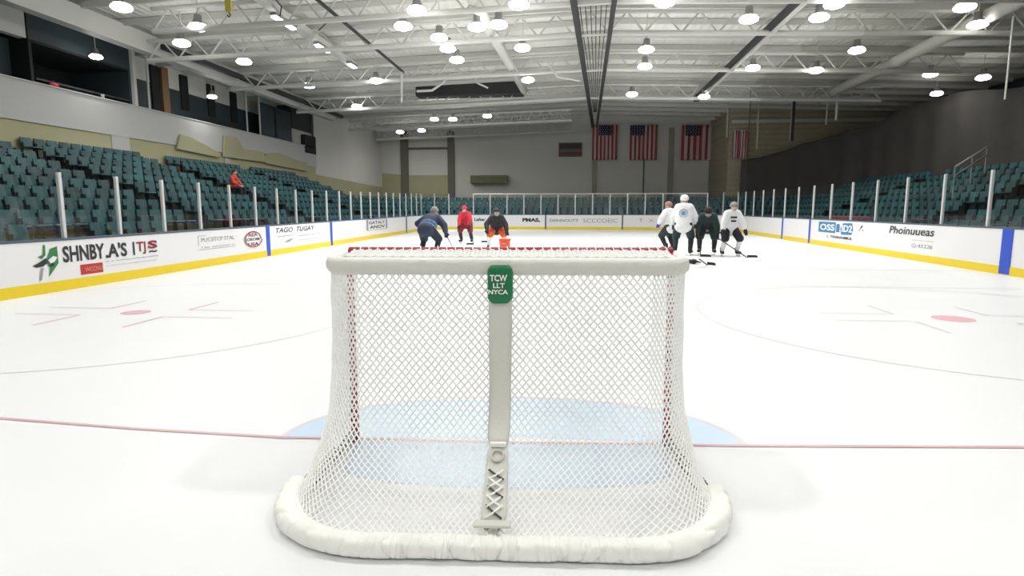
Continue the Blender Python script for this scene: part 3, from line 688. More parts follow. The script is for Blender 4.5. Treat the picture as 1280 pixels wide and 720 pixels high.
# ------------------------------------------------------------------ stands and seats
OFF0, DEP, RISE, Z0 = 1.5, .82, .31, .35
XLb, XRb, YFb, RB = -10.0, 9.95, 43.4, 3.0
def row_path(d, y_end_left=None, y_end_right=None, full=True, step=1.0):
    """outline of a row at distance d behind the boards"""
    P = [(XLb - d, y) for y in (2.0, 10, 20, 30, YFb - RB)]
    P += arc(XLb + RB, YFb - RB, RB + d, PI, PI / 2, 10)[1:]
    P += [(x, YFb + d) for x in (-4, 0, 4)] + arc(XRb - RB, YFb - RB, RB + d, PI / 2, 0, 10)
    P += [(XRb + d, y) for y in (30, 20, 10, 2.0)]
    return P
NL, NF, NR = 10, 5, 8
bm = NB()
def tiers(bm, P_of, n):
    prev = None
    lines = []
    for k in range(n):
        z = Z0 + RISE * k; d = OFF0 - .35 + DEP * k
        lines += [(d, z - RISE if k else 0), (d, z)]
    lines += [(OFF0 - .52 + DEP * n, Z0 + RISE * (n - 1)), (OFF0 - .52 + DEP * n, 0)]
    for d, z in lines:
        cur = [bm.verts.new((x, y, z)) for x, y in P_of(d)]
        if prev:
            for i in range(len(cur) - 1): bm.faces.new((prev[i], prev[i + 1], cur[i + 1], cur[i]))
        prev = cur
tiers(bm, lambda d: [(XLb - d, 2.0), (XLb - d, YFb - RB)], NL)
o = link('grandstand', bm, M['concrete']); tag(o, 'dark stepped stand along the left side of the rink', 'grandstand')
bm = NB(); tiers(bm, lambda d: arc(XLb + RB, YFb - RB, RB + d, PI, PI / 2, 10) + [(0, YFb + d)] + arc(XRb - RB, YFb - RB, RB + d, PI / 2, 0, 10), NF)
o = link('grandstand', bm, M['concrete']); tag(o, 'low dark stepped stand wrapping the far end of the rink', 'grandstand')
bm = NB(); tiers(bm, lambda d: [(XRb + d, YFb - RB), (XRb + d, 2.0)], NR)
o = link('grandstand', bm, M['concrete']); tag(o, 'dark stepped stand along the right side under the black curtain', 'grandstand')

def seat_proto():
    t = thing('stadium_seat', 'x', 'seat')
    bm = NB(); g = []
    for i in range(5):
        x = -.235 + .1175 * i; c = .05 * (1 - (i - 2) ** 2 / 4)
        g.append([(x * (1 - .05 * j), .10 + c + .05 * j / 2, .46 + .165 * j) for j in range(3)])
    vs = [[bm.verts.new(p) for p in col] for col in g]; vb = [[bm.verts.new((p[0], p[1] + .035, p[2])) for p in col] for col in g]
    for i in range(4):
        for j in range(2): bm.faces.new((vs[i][j], vs[i + 1][j], vs[i + 1][j + 1], vs[i][j + 1])); bm.faces.new((vb[i][j], vb[i][j + 1], vb[i + 1][j + 1], vb[i + 1][j]))
        bm.faces.new((vs[i][2], vs[i + 1][2], vb[i + 1][2], vb[i][2])); bm.faces.new((vs[i][0], vb[i][0], vb[i + 1][0], vs[i + 1][0]))
    for i in (0, 4):
        for j in range(2): bm.faces.new((vs[i][j], vs[i][j + 1], vb[i][j + 1], vb[i][j]))
    link('backrest', bm, M['seat'], t)
    bm = NB(); rbox(bm, (-.22, -.30, .40), (.22, .09, .45), .015, 1); link('seat_pan', bm, M['seat'], t)
    bm = NB(); box(bm, (-.245, .02, .0), (-.225, .14, .60)); link('bracket', bm, M['seatdark'], t)
    bm = NB(); box(bm, (.225, .02, .0), (.245, .14, .60)); link('bracket', bm, M['seatdark'], t)
    return t
seats = []   # (x, y, z, rot, stand, row, section, index)
SW = .53
def sec_of(y, cuts_):
    for i, c in enumerate(cuts_):
        if abs(y - c) < .65: return None
    return sum(1 for c in cuts_ if y > c)
AL = (9.5, 18.6, 25.8, 33.4)
for k in range(NL):
    X = XLb - OFF0 - DEP * k; z = Z0 + RISE * k; yend = YFb - RB
    last = None; idx_ = 0; n = int((yend - 3) / SW)
    for i in range(n):
        y = 3 + SW * i; s = sec_of(y, AL)
        if s is None: continue
        if k == 0 and (12 < y < 13.5 or 16 < y < 18 or y > 19 and y < 22): continue
        if s != last: idx_ = 0; last = s
        idx_ += 1; seats.append((X, y, z, PI / 2, 'left', k, s, idx_))
AR = (12.5, 21.5, 31.5)
for k in range(NR):
    X = XRb + OFF0 + DEP * k; z = Z0 + RISE * k; last = None; idx_ = 0
    for i in range(int((YFb - RB - 3) / SW)):
        y = 3 + SW * i; s = sec_of(y, AR)
        if s is None: continue
        if s != last: idx_ = 0; last = s
        idx_ += 1; seats.append((X, y, z, -PI / 2, 'right', k, s, idx_))
for k in range(NF):
    d = OFF0 + DEP * k; z = Z0 + RISE * k; r = RB + d
    idx_ = 0
    na = int(r * PI / 2 / SW)
    for i in range(na):
        a = PI - (i + .5) * (PI / 2) / na; idx_ += 1; seats.append((XLb + RB + r * math.cos(a), YFb - RB + r * math.sin(a), z, a - PI / 2, 'far', k, 0, idx_))
        seats.append((XRb - RB - r * math.cos(a), YFb - RB + r * math.sin(a), z, PI - a - PI / 2, 'far', k, 2, idx_))
    for i in range(int((XRb - XLb - 2 * RB) / SW)):
        seats.append((XLb + RB + SW * (i + .5), YFb + d, z, 0, 'far', k, 1, i + 1))
def vis(s):
    q = px_of((s[0], s[1], s[2] + .6)); return q is not None and -12 < q[0] < 1292 and q[1] < 330
near = sorted([s for s in seats if vis(s)], key=lambda s: math.hypot(s[0], s[1]))
indiv = set(id(s) for s in near[:300])
proto = seat_proto()
NUM = lambda n: (ordn + ['twenty ' + k for k in ordn[4:9]] + ['thirtieth'] + ['thirty ' + k for k in ordn[:9]] + ['fortieth'])[n - 1]
fst = True
for s in seats:
    if id(s) not in indiv: continue
    o = proto if fst else copy_tree(proto); fst = False
    o.location = s[:3]; o.rotation_euler = (0, 0, s[3])
    nm = {'left': ['nearest block', 'second block', 'third block', 'fourth block', 'farthest block'], 'right': ['nearest block', 'second block', 'third block', 'farthest block'], 'far': ['left corner', 'middle', 'right corner']}[s[4]][s[6]]
    tag(o, 'teal seat, %s stand, %s, %s row up, %s along' % (s[4], nm, NUM(s[5] + 1), NUM(s[7])), 'seat', 'teal seats in the stands')
# the remaining seats, too many and too small: one object
src = [(c.data, c.data.materials[0]) for c in proto.children]
V, Fc, MI = [], [], []
for s in seats:
    if id(s) in indiv: continue
    c_, s_ = math.cos(s[3]), math.sin(s[3])
    for me, m in src:
        b = len(V)
        for v in me.vertices: V.append((s[0] + v.co.x * c_ - v.co.y * s_, s[1] + v.co.x * s_ + v.co.y * c_, s[2] + v.co.z))
        for f in me.polygons: Fc.append([b + i for i in f.vertices]); MI.append(0 if m == M['seat'] else 1)
me = bpy.data.meshes.new('stadium_seats'); me.from_pydata(V, [], Fc); me.materials.append(M['seat']); me.materials.append(M['seatdark']); me.polygons.foreach_set('material_index', MI)
o = bpy.data.objects.new('stadium_seats', me); COL.objects.link(o); o['kind'] = 'stuff'; tag(o, 'rows of distant teal seats filling the rest of the stands', 'seats')
# handrails on the right stand
t = thing('handrail', 'pair of pale sloping stair rails in the right hand stand', 'handrail', (0, 0, 0))
for dz in (0, .3):
    a, b = onX(1194, 209, 12.2), onX(1234, 184, 16.0); bm = NB(); tube(bm, [a + Vector((0, 0, -dz)), b + Vector((0, 0, -dz))], .035, 6); link('rail', bm, M['rail'], t)
for f_ in (0, .5, 1):
    p = a.lerp(b, f_); bm = NB(); tube(bm, [p, p - Vector((0, 0, 1.0))], .025, 6); link('upright', bm, M['rail'], t)
t = thing('rink_bench', 'dark red bench top showing behind the right boards above the blue logo', 'bench', (0, 0, 0))
a, b = onX(1042, 272, 10.6), onX(1076, 272, 10.6)
bm = NB(); rbox(bm, (10.5, b.y, .85), (10.95, a.y, 1.18), .03); link('bench_back', bm, mat('bench_red', (.22, .02, .06), .6), t)
bm = NB(); box(bm, (10.55, b.y + .05, 0), (10.65, a.y - .05, .85)); link('bench_base', bm, M['seatdark'], t)

# ------------------------------------------------------------------ the goal
goal = thing('hockey_goal', 'large white padded hockey goal with net, red posts and green tag, seen from behind', 'goal', GC, GA)
def lg(u, v, z=0): return Vector((u, -v, z))      # goal space: v runs towards the camera
HT, WT = 1.20, 1.0
def rounded(hw0, hw1, D, R, ns=14, nc=14, nb=44):
    """side, corner, back, corner, side"""
    pts = [Vector((-hw0 + (hw0 - hw1) * (i / ns), (D - R) * i / ns)) for i in range(ns)]
    pts += [Vector((-hw1 + R - R * math.cos(PI / 2 * i / nc), D - R + R * math.sin(PI / 2 * i / nc))) for i in range(nc)]
    pts += [Vector((-hw1 + R + 2 * (hw1 - R) * i / nb, D)) for i in range(nb)]
    pts += [Vector((hw1 - R + R * math.sin(PI / 2 * i / nc), D - R + R * math.cos(PI / 2 * i / nc))) for i in range(nc)]
    pts += [Vector((hw1 + (hw0 - hw1) * (i / ns), (D - R) * (1 - i / ns))) for i in range(ns + 1)]
    return pts
DT = .57
topc = rounded(1.0, .96, DT, .20); botc = rounded(1.0, 1.03, 1.22, .46)
for s in (-1, 1):
    bm = NB(); tube(bm, [lg(s * 1.0, 0, .004), lg(s * 1.0, 0, HT - .06), lg(s * .97, 0, HT)], .040, 14); link('post', bm, M['red'], goal, True)
bm = NB(); tube(bm, [lg(-.98, 0, HT), lg(.98, 0, HT)], .040, 14); link('crossbar', bm, M['red'], goal, True)
bm = NB(); tube(bm, [lg(p.x, p.y, HT) for p in topc], .022, 10); link('top_frame', bm, M['pad'], goal, True)
bm = NB(); tube(bm, [lg(p.x, p.y, .045) for p in botc], .03, 10); link('base_frame', bm, M['pad'], goal, True)
# net: diamond mesh between the top frame and the base frame, hanging concave
NU, NV = 206, 62
def samp(c, t):
    x = t * (len(c) - 1); i = min(int(x), len(c) - 2); return c[i].lerp(c[i + 1], x - i)
# parameter spaced by the mean arc length of both outlines
acc = [0]
for i in range(len(topc) - 1): acc.append(acc[-1] + ((topc[i + 1] - topc[i]).length + (botc[i + 1] - botc[i]).length) / 2)
def param(t):
    s = t * acc[-1]
    for i in range(len(acc) - 1):
        if acc[i + 1] >= s: return (i + (s - acc[i]) / (acc[i + 1] - acc[i])) / (len(acc) - 1)
    return 1.0
PT = [param(i / NU) for i in range(NU + 1)]
def prof(v): return .04 * v + .96 * v ** 5.2
def netp(t, v, off=0):
    a, b = samp(topc, t), samp(botc, t); p = a.lerp(b, prof(v)); z = (HT - .01) * (1 - v) + .06 * v
    return lg(p.x, p.y, z)
def cords(P, edges, r, bm):
    for a, b in edges:
        A, B = P[a], P[b]; u, v = frame(B - A)
        ra = [bm.verts.new(A + (u * math.cos(k * PI / 2) + v * math.sin(k * PI / 2)) * r) for k in range(4)]
        rb = [bm.verts.new(B + (u * math.cos(k * PI / 2) + v * math.sin(k * PI / 2)) * r) for k in range(4)]
        for k in range(4): bm.faces.new((ra[k], ra[(k + 1) % 4], rb[(k + 1) % 4], rb[k]))
# rows spaced evenly along the hanging profile
_l = [0]
for k in range(200):
    a_, b_ = k / 200, (k + 1) / 200; _l.append(_l[-1] + math.hypot((prof(b_) - prof(a_)) * .6, (b_ - a_) * 1.14))
VT = []
for j in range(NV + 1):
    s_ = _l[-1] * j / NV; k = min(199, max(0, next(q for q in range(201) if _l[q] >= s_ - 1e-9) - 1)); VT.append((k + (s_ - _l[k]) / (_l[k + 1] - _l[k])) / 200)
P = {}; ed = []
for i in range(NU + 1):
    for j in range(NV + 1):
        if (i + j) % 2 == 0:
            q = netp(PT[i], VT[j]); jit = .003
            P[(i, j)] = q + Vector((noise.noise(q * 9), noise.noise(q * 9 + Vector((5, 0, 0))), noise.noise(q * 9 + Vector((0, 7, 0))))) * .006
for (i, j) in P:
    for di in (-1, 1):
        if (i + di, j + 1) in P: ed.append(((i, j), (i + di, j + 1)))
bm = NB(); cords(P, ed, .0044, bm); link('back_net', bm, M['net'], goal)
# top net
P = {}; ed = []; nu, nv = 78, 24
for i in range(nu + 1):
    for j in range(nv + 1):
        if (i + j) % 2 == 0:
            u = -.97 + 1.94 * i / nu; v = (DT - .015) * j / nv; hw = .965 if v < DT - .2 else .76 + .2 * math.sqrt(max(0, 1 - ((v - DT + .2) / .2) ** 2))
            if abs(u) > hw: continue
            P[(i, j)] = lg(u, v + .012, HT + .027 - .03 * math.sin(PI * j / nv))
for (i, j) in P:
    for di in (-1, 1):
        if (i + di, j + 1) in P: ed.append(((i, j), (i + di, j + 1)))
bm = NB(); cords(P, ed, .0045, bm); link('top_net', bm, M['net'], goal)
# lacing round posts and base sides
def spiral(path, R, r, turns, n=8):
    pts = []
    N = turns * n
    for k in range(N + 1):
        t = k / N * (len(path) - 1); i = min(int(t), len(path) - 2); c = path[i].lerp(path[i + 1], t - i); d = (path[i + 1] - path[i]); u, v = frame(d)
        a = 2 * PI * k / n; pts.append(c + (u * math.cos(a) + v * math.sin(a)) * R)
    b = NB(); tube(b, pts, r, 5); return b
for s in (-1, 1):
    link('post_lacing', spiral([lg(s, 0, .1), lg(s, 0, HT - .08)], .044, .004, 20), M['net'], goal)
    link('base_lacing', spiral([lg(s, .05, .05), lg(s * 1.02, .7, .05)], .035, .004, 20), M['lace'], goal)
link('crossbar_lacing', spiral([lg(-.95, 0, HT), lg(.95, 0, HT)], .044, .004, 36), M['net'], goal)
# white pad band along the top frame
def band(path, z0, z1, th, seed, amp, nseg=220):
    b = NB(); prev = None; prof_ = []
    K = 14
    for i in range(nseg + 1):
        t = i / nseg; c = samp(path, t); d = (samp(path, min(1, t + .005)) - samp(path, max(0, t - .005))).normalized(); n = Vector((-d.y, d.x))
        cur = []
        for k in range(K):
            a = 2 * PI * k / K; oo = math.cos(a) * th; zz = (z0 + z1) / 2 + math.sin(a) * (z1 - z0) / 2
            w_ = amp * (noise.noise(Vector((t * 26 + zz * 9, math.cos(a) * 1.2, seed))) + .5 * noise.noise(Vector((t * 70, zz * 30, seed + 3))))
            oo += w_ * (1 if math.cos(a) > 0 else .3); zz += w_ * .5
            cur.append(b.verts.new(lg(c.x + n.x * oo, c.y + n.y * oo, zz)))
        if prev:
            for k in range(K): b.faces.new((prev[k], prev[(k + 1) % K], cur[(k + 1) % K], cur[k]))
        else: b.faces.new(cur)
        prev = cur
    b.faces.new(prev[::-1]); return b
sub = lambda c, a, b: [samp(c, a + (b - a) * i / 80) for i in range(81)]
link('top_pad', band(sub(topc, .04, .96), HT - .068, HT + .014, .028, 2.0, .006), M['padg'], goal, True)
# wrinkled skirt round the foot
padc = rounded(1.03, 1.07, 1.27, .50)
def skirt():
    b = NB(); nseg = 900; prev = None; c_ = sub(padc, .13, .87); K = 26
    for i in range(nseg + 1):
        t = i / nseg; c = samp(c_, t); d = (samp(c_, min(1, t + .004)) - samp(c_, max(0, t - .004))).normalized(); n = Vector((-d.y, d.x)); cur = []
        for k in range(K):
            a = 2 * PI * k / K; co, si = math.cos(a), math.sin(a); top = max(0, si)
            oo = (abs(co) ** .8) * math.copysign(.052, co) ; zz = .050 + math.copysign(abs(si) ** .75, si) * .046
            sg = 1 if t < .5 else -1
            ph = t * 58 + sg * (1.1 * co + 14 * zz) + 3.2 * noise.noise(Vector((t * 10, zz * 4, 1)))
            pl = (1 - abs(math.sin(ph))) ** 3; dp = .35 + .65 * max(0, noise.noise(Vector((t * 13, 2, 4))) + .5)
            ph2 = t * 151 - sg * (.8 * co + 20 * zz) + 4 * noise.noise(Vector((t * 21, zz * 7, 6))); pl2 = (1 - abs(math.sin(ph2))) ** 3
            dd = .020 * pl * dp + .007 * pl2 - .012 * noise.noise(Vector((t * 24, co, zz * 9)))
            if co > -.3: oo -= dd * max(co, .2)
            zz -= dd * .8 * top - .010 * top * noise.noise(Vector((t * 31, co * 2, 5)))
            cur.append(b.verts.new(lg(c.x + n.x * oo, c.y + n.y * oo, max(.003, zz))))
        if prev:
            for k in range(K): b.faces.new((prev[k], prev[(k + 1) % K], cur[(k + 1) % K], cur[k]))
        else: b.faces.new(cur)
        prev = cur
    b.faces.new(prev[::-1]); return b
link('foot_skirt', skirt(), M['pad'], goal, True)
# centre pole with its pad, label, ring and lacing
def pole_c(v):
    v = min(v, 1.0) if v > 0 else v; y = DT + (1.22 - DT) * (prof(v) if v > 0 else 0); return lg(-.02, y, (HT - .01) * (1 - v) + .06 * v)
def pole_pt(v, off=0):
    d = (pole_c(v + .01) - pole_c(v - .01)) if 0 < v < .99 else (pole_c(.05) - pole_c(.02) if v <= .5 else pole_c(.99) - pole_c(.96)); n = Vector((1, 0, 0)).cross(d.normalized())
    if n.y > 0: n = -n
    return pole_c(v) + n * off
bm = NB(); tube(bm, [pole_pt(i / 16, 0) for i in range(17)], .02, 10); link('centre_pole', bm, M['pad'], goal, True)
def flatloft(v0, v1, hw, th, off, n=24, K=16, taper=0, r_end=True):
    b = NB(); prev = None
    for i in range(n + 1):
        s = i / n; v = v0 + (v1 - v0) * s; c = pole_pt(v, off); e = min(s, 1 - s) * n; sc = min(1, .72 + .28 * min(1, e / 1.2)) if r_end else 1
        d = (pole_c(min(.995, v + .01)) - pole_c(max(0, v - .01))).normalized(); nrm = Vector((1, 0, 0)).cross(d).normalized()
        if nrm.y > 0: nrm = -nrm
        cur = []
        for k in range(K):
            a = 2 * PI * k / K; x = math.copysign(abs(math.cos(a)) ** .55, math.cos(a)) * (hw - taper * s) * sc; y = math.copysign(abs(math.sin(a)) ** .6, math.sin(a)) * th
            wob = .003 * noise.noise(Vector((x * 12, s * 9, off * 50)))
            cur.append(b.verts.new(c + Vector((1, 0, 0)) * (x + wob) + nrm * (y + wob)))
        if prev:
            for k in range(K): b.faces.new((prev[k], prev[(k + 1) % K], cur[(k + 1) % K], cur[k]))
        else: b.faces.new(cur)
        prev = cur
    b.faces.new(prev[::-1]); return b
link('pole_pad', flatloft(.02, .80, .062, .030, .012, 30, 16, .006), M['padg'], goal, True)
lab_ = link('green_tag', flatloft(.004, .175, .066, .046, .016, 10), M['green'], goal, True); lab_['label'] = 'green rounded tag with white writing'
def tagtext(s, v, w_, h_, x0):
    v -= .03; c = pole_pt(v, .066); c2 = pole_pt(v - .05, .066); lettering('tag_lettering', s, c + Vector((x0, 0, 0)), (1, 0, 0), (c2 - c), w_, h_, M['wtext'], goal, bold=.03)
tagtext('TCW', .105, .088, .034, -.050); tagtext('LLT', .135, .060, .026, -.034); tagtext('NYCA', .163, .10, .024, -.058)
for v_, w_ in ((.09, .0),):
    pass
link('lower_sleeve', flatloft(.795, .985, .052, .026, .010, 14, 16, -.006), M['padg'], goal, True)
bm = NB(); c = pole_pt(.835, .045); d = (pole_pt(.87, .045) - c).normalized()
tube(bm, [c + Vector((1, 0, 0)) * .03 * math.cos(a) + d * .03 * math.sin(a) for a in [2 * PI * k / 20 for k in range(21)]], .007, 8, False); link('ring', bm, M['steel'], goal, True)
bm = NB(); rbox(bm, (-.04, -.012, -.012), (.04, .012, .012), .006); o = link('clip', bm, M['pad'], goal, True); o.location = pole_pt(.80, .045)
for k in range(5):
    a, b = pole_pt(.875 + .02 * k, .045), pole_pt(.90 + .02 * k, .047); s = -1 if k % 2 else 1
    bm = NB(); tube(bm, [a + Vector((-.036 * s, 0, 0)), (a + b) / 2 + Vector((0, -.006, 0)), b + Vector((.036 * s, 0, 0))], .0055, 6); link('pole_lace', bm, M['net' if k % 2 else 'lace'], goal, True)
    bm = NB(); tube(bm, [a + Vector((.036 * s, 0, 0)), (a + b) / 2 + Vector((0, -.008, 0)), b + Vector((-.036 * s, 0, 0))], .0055, 6); link('pole_lace', bm, M['net'], goal, True)
bm = NB(); rbox(bm, (-.08, -.02, -.006), (.08, .03, .008), .005); o = link('foot_plate', bm, M['padg'], goal); o.location = lg(-.02, 1.22, .122)

# ------------------------------------------------------------------ people
def capsule(bm, a, b, ra, rb, sc=None):
    a, b = Vector(a), Vector(b); n = 5
    for i in range(n + 1):
        t = i / n; ball(bm, a.lerp(b, t), ra + (rb - ra) * t, sub=2)
def fuse(name, bm, m, parent, vox=.022, smooth=3):
    me = bpy.data.meshes.new(name); bm.to_mesh(me); bm.free(); o = bpy.data.objects.new(name, me); COL.objects.link(o)
    r = o.modifiers.new('r', 'REMESH'); r.mode = 'VOXEL'; r.voxel_size = vox; s = o.modifiers.new('s', 'SMOOTH'); s.iterations = smooth; s.factor = .5
    bpy.context.view_layer.update(); me2 = bpy.data.meshes.new_from_object(o.evaluated_get(bpy.context.evaluated_depsgraph_get())); bpy.data.objects.remove(o)
    me2.name = name; me2.materials.clear(); me2.materials.append(m); me2.polygons.foreach_set('use_smooth', [True] * len(me2.polygons))
    o = bpy.data.objects.new(name, me2); COL.objects.link(o); o.parent = parent; return o
def ik(a, b, l1, l2, hint):
    a, b, hint = Vector(a), Vector(b), Vector(hint); d = b - a; L = min(d.length, (l1 + l2) * .995); d = d.normalized(); b = a + d * L
    x = (l1 * l1 - l2 * l2 + L * L) / (2 * L); h = math.sqrt(max(0, l1 * l1 - x * x)); hp = (hint - d * hint.dot(d)).normalized(); return a + d * x + hp * h, b
SK = mat('skin', (.55, .33, .24), .6)
def color(c, n='cloth'): return mat(n, c, .75, var=.08, vscale=8)
def player(loc, rz, lab, jersey, pants, sock, helmet, glove, lean=20, knee=.12, stance=.26, hands=((-.30, .35, .95), (.30, .35, .95)), head=0, group=None, stripe=None, s=1.0, extra=None):
    """faces its own +Y; lean of the trunk in degrees, hands are targets in figure space"""
    t = thing('person', lab, 'person', loc, rz, group); t.scale = (s, s, s)
    lz = .10; hip = Vector((0, -.05 - knee * .6, .98 - knee)); th = math.radians(lean)
    up = Vector((0, math.sin(th), math.cos(th))); chest = hip + up * .36; shc = hip + up * .50; neck = hip + up * .58
    ht = math.radians(lean * .45 + head); hu = Vector((0, math.sin(ht), math.cos(ht))); hc = neck + hu * .15 + Vector((0, .03, 0)); fw = Vector((0, math.cos(ht), -math.sin(ht)))
    B = NB(); J, PN = NB(), NB()
    for sz, c in ((.135, hip), (.14, hip + up * .18), (.15, chest), (.13, shc)): ball(B, c, sz, (1.15, .8, 1), sub=2)
    ball(B, hip + up * .28, .14, (1.1, .8, 1)); capsule(B, shc, neck + hu * .05, .075, .058); ball(B, hc, .105, (.82, .98, 1.15))
    ball(B, hc + fw * .105 - hu * .015, .02, (.7, 1, 1.2)); ball(B, hc + fw * .07 - hu * .075, .045)
    for q in (-1, 1): ball(B, hc + Vector((.087 * q, 0, 0)), .025, (.4, .8, 1.2))
    legs = []
    for q in (-1, 1):
        h = hip + Vector((.10 * q, 0, -.04)); an = Vector((stance * q, -.02, lz + .07))
        kn, an = ik(h, an, .44, .44, (.25 * q, 1, .2)); legs.append((h, kn, an))
        capsule(B, h, kn, .095, .062); capsule(B, kn, an, .060, .042); capsule(B, an, an + Vector((.03 * q, .15, -.045)), .042, .034)
        capsule(PN, h + Vector((.03 * q, 0, .03)), h.lerp(kn, .95), .145, .132)
        SO = NB(); capsule(SO, kn + Vector((0, .015, .02)), kn.lerp(an, .5), .092, .088); capsule(SO, kn.lerp(an, .4), kn.lerp(an, .93), .088, .070); fuse('sock', SO, sock, t, .022, 3)
    for c, r in ((hip, .155), (hip + up * .08, .15)): ball(PN, c, r, (1.15, .85, .9))
    for c, r in ((hip + up * -.05, .225), (hip + up * .07, .22), (hip + up * .2, .21), (hip + up * .3, .21), (chest, .21), (shc + up * -.02, .185)): ball(J, c, r, (1.22, .86, 1))
    G = []
    for q, ht_ in zip((-1, 1), hands):
        sh = shc + Vector((.19 * q, 0, .0)); el, wr = ik(sh, ht_, .30, .27, (.9 * q, -.5, -.4)); dr = (wr - el).normalized()
        capsule(B, sh, el, .058, .045); capsule(B, el, wr, .044, .030)
        ball(B, wr + dr * .05, .045, (.9, .6, 1.1))
        uu, vv = frame(dr)
        for k in range(4): capsule(B, wr + dr * .08 + uu * (.022 * (k - 1.5)), wr + dr * (.135 + .01 * (k in (1, 2))) + uu * (.024 * (k - 1.5)) + vv * .02, .0115, .0095)
        capsule(B, wr + dr * .04 + uu * .035, wr + dr * .09 + uu * .065, .013, .011)
        capsule(J, sh + Vector((-.03 * q, 0, 0)), el, .13, .108); capsule(J, el, el.lerp(wr, .8), .106, .085)
        Gb = NB(); capsule(Gb, wr - dr * .08, wr + dr * .02, .068, .060); ball(Gb, wr + dr * .07, .060, (1, .8, 1))
        for k in range(4): capsule(Gb, wr + dr * .10 + uu * (.030 * (k - 1.5)), wr + dr * .165 + uu * (.032 * (k - 1.5)) + vv * .03, .019, .017)
        capsule(Gb, wr + dr * .04 + uu * .055, wr + dr * .10 + uu * .085, .021, .018)
        G.append((Gb, wr + dr * .09, dr))
    fuse('body', B, SK, t, .014, 1); fuse('jersey', J, jersey, t, .024, 4); fuse('pants', PN, pants, t, .026, 3)
    for Gb, _, _ in G: fuse('glove', Gb, glove, t, .016, 2)
    # helmet: shell with brim, cage in front
    Hb = NB(); rot = Matrix((Vector((1, 0, 0)), fw, hu)).transposed()
    ball(Hb, (0, 0, 0), .135, (.92, 1.1, 1.0), sub=3)
    geo = Hb.verts[:] + Hb.edges[:] + Hb.faces[:]
    r = bmesh.ops.bisect_plane(Hb, geom=geo, plane_co=(0, 0, -.02), plane_no=(0, .35, -1), clear_outer=True)
    for v in Hb.verts: v.co = rot @ v.co + hc + hu * .025
    ob = link('helmet', Hb, helmet, t, True); sm = ob.modifiers.new('s', 'SOLIDIFY'); sm.thickness = .014
    C = NB()
    for k in range(5):
        a = -.9 + .45 * k; tube(C, [rot @ Vector((.10 * math.sin(a), .13 * math.cos(a), .03)) + hc, rot @ Vector((.10 * math.sin(a), .15 * math.cos(a), -.05)) + hc, rot @ Vector((.07 * math.sin(a), .11 * math.cos(a), -.13)) + hc], .004, 5)
    for zz in (-.02, -.07): tube(C, [rot @ Vector((.10 * math.sin(a), .145 * math.cos(a), zz)) + hc for a in [-1.2 + .24 * k for k in range(11)]], .004, 5)
    link('face_cage', C, M['alum'], t)
    for (h, kn, an), q in zip(legs, (-1, 1)):
        Sb = NB(); capsule(Sb, an + Vector((0, -.01, .07)), an + Vector((0, -.02, -.05)), .075, .064); capsule(Sb, an + Vector((0, -.03, -.05)), an + Vector((.03 * q, .17, -.055)), .060, .052)
        sk = fuse('skate', Sb, M['black'], t, .015, 2)
        bb = NB(); f0 = an + Vector((0, -.09, -.12)); f1 = an + Vector((.03 * q, .21, -.12)); base_z = f0.z
        vs = [f0, f1, f1 + Vector((0, .01, -(base_z - .003)) ), f0 + Vector((0, 0, -(base_z - .003)))]
        f = quad(bb, vs); r = bmesh.ops.extrude_face_region(bb, geom=[f]); bmesh.ops.translate(bb, vec=(.008, 0, 0), verts=[v for v in r['geom'] if isinstance(v, bmesh.types.BMVert)])
        rb_ = link('blade', bb, M['alum'], sk)
    if stripe:
        z, m, hh = stripe; St = NB(); c = hip + up * z
        for k in range(2): ball(St, c + up * (hh * (k - .5)), .232, (1.24, .92, .40), rot=Matrix.Rotation(-th, 3, 'X'))
        fuse('jersey_stripe', St, m, t, .02, 1)
    bpy.context.view_layer.update()
    return t, G, dict(hip=hip, up=up, chest=chest)
def stick(a, b, blade_dir, lab, tape=True, group='hockey sticks'):
    """a: butt end, b: heel on the ice"""
    a, b = Vector(a), Vector(b); d = (b - a).normalized(); t = thing('hockey_stick', lab, 'hockey stick', (0, 0, 0), 0, group)
    u, v = frame(d); bm = NB(); tube(bm, [a, b], .016, 6); link('shaft', bm, M['black'], t)
    bd = Vector(blade_dir).normalized(); n = bd.cross(Vector((0, 0, 1))).normalized(); bm = NB(); prev = None
    for i in range(7):
        s = i / 6; c = b + bd * (.30 * s) + n * (.03 * s * s); c.z = .006
        hgt = .07 if i < 6 else .05; cur = [bm.verts.new(c + n * .006), bm.verts.new(c - n * .006), bm.verts.new(c - n * .006 + Vector((0, 0, hgt))), bm.verts.new(c + n * .006 + Vector((0, 0, hgt)))]
        if prev:
            for k in range(4): bm.faces.new((prev[k], prev[(k + 1) % 4], cur[(k + 1) % 4], cur[k]))
        else: bm.faces.new(cur)
        prev = cur
    bm.faces.new(prev[::-1]); link('blade', bm, M['black'] if tape else M['tgrey'], t); return t
navy = color((.025, .035, .075)); navy_d = color((.012, .02, .035)); lblue = color((.12, .22, .38)); redc = color((.42, .012, .03)); redd = color((.20, .01, .02)); blk = color((.012, .012, .016)); whitej = color((.74, .74, .76))
dgreen = color((.012, .03, .03)); wsock = color((.68, .72, .72)); orange = color((.62, .09, .03)); bluec = color((.02, .05, .45)); greyh = color((.25, .25, .26)); wh = color((.75, .75, .75))
def gp(x, y): p = onZ(x, y, 0); return (p.x, p.y, 0)
def W(t, p): return Matrix.Translation(t.location) @ Matrix.Rotation(t.rotation_euler[2], 4, 'Z') @ Matrix.Diagonal((*t.scale, 1)) @ Vector(p)
grp = None
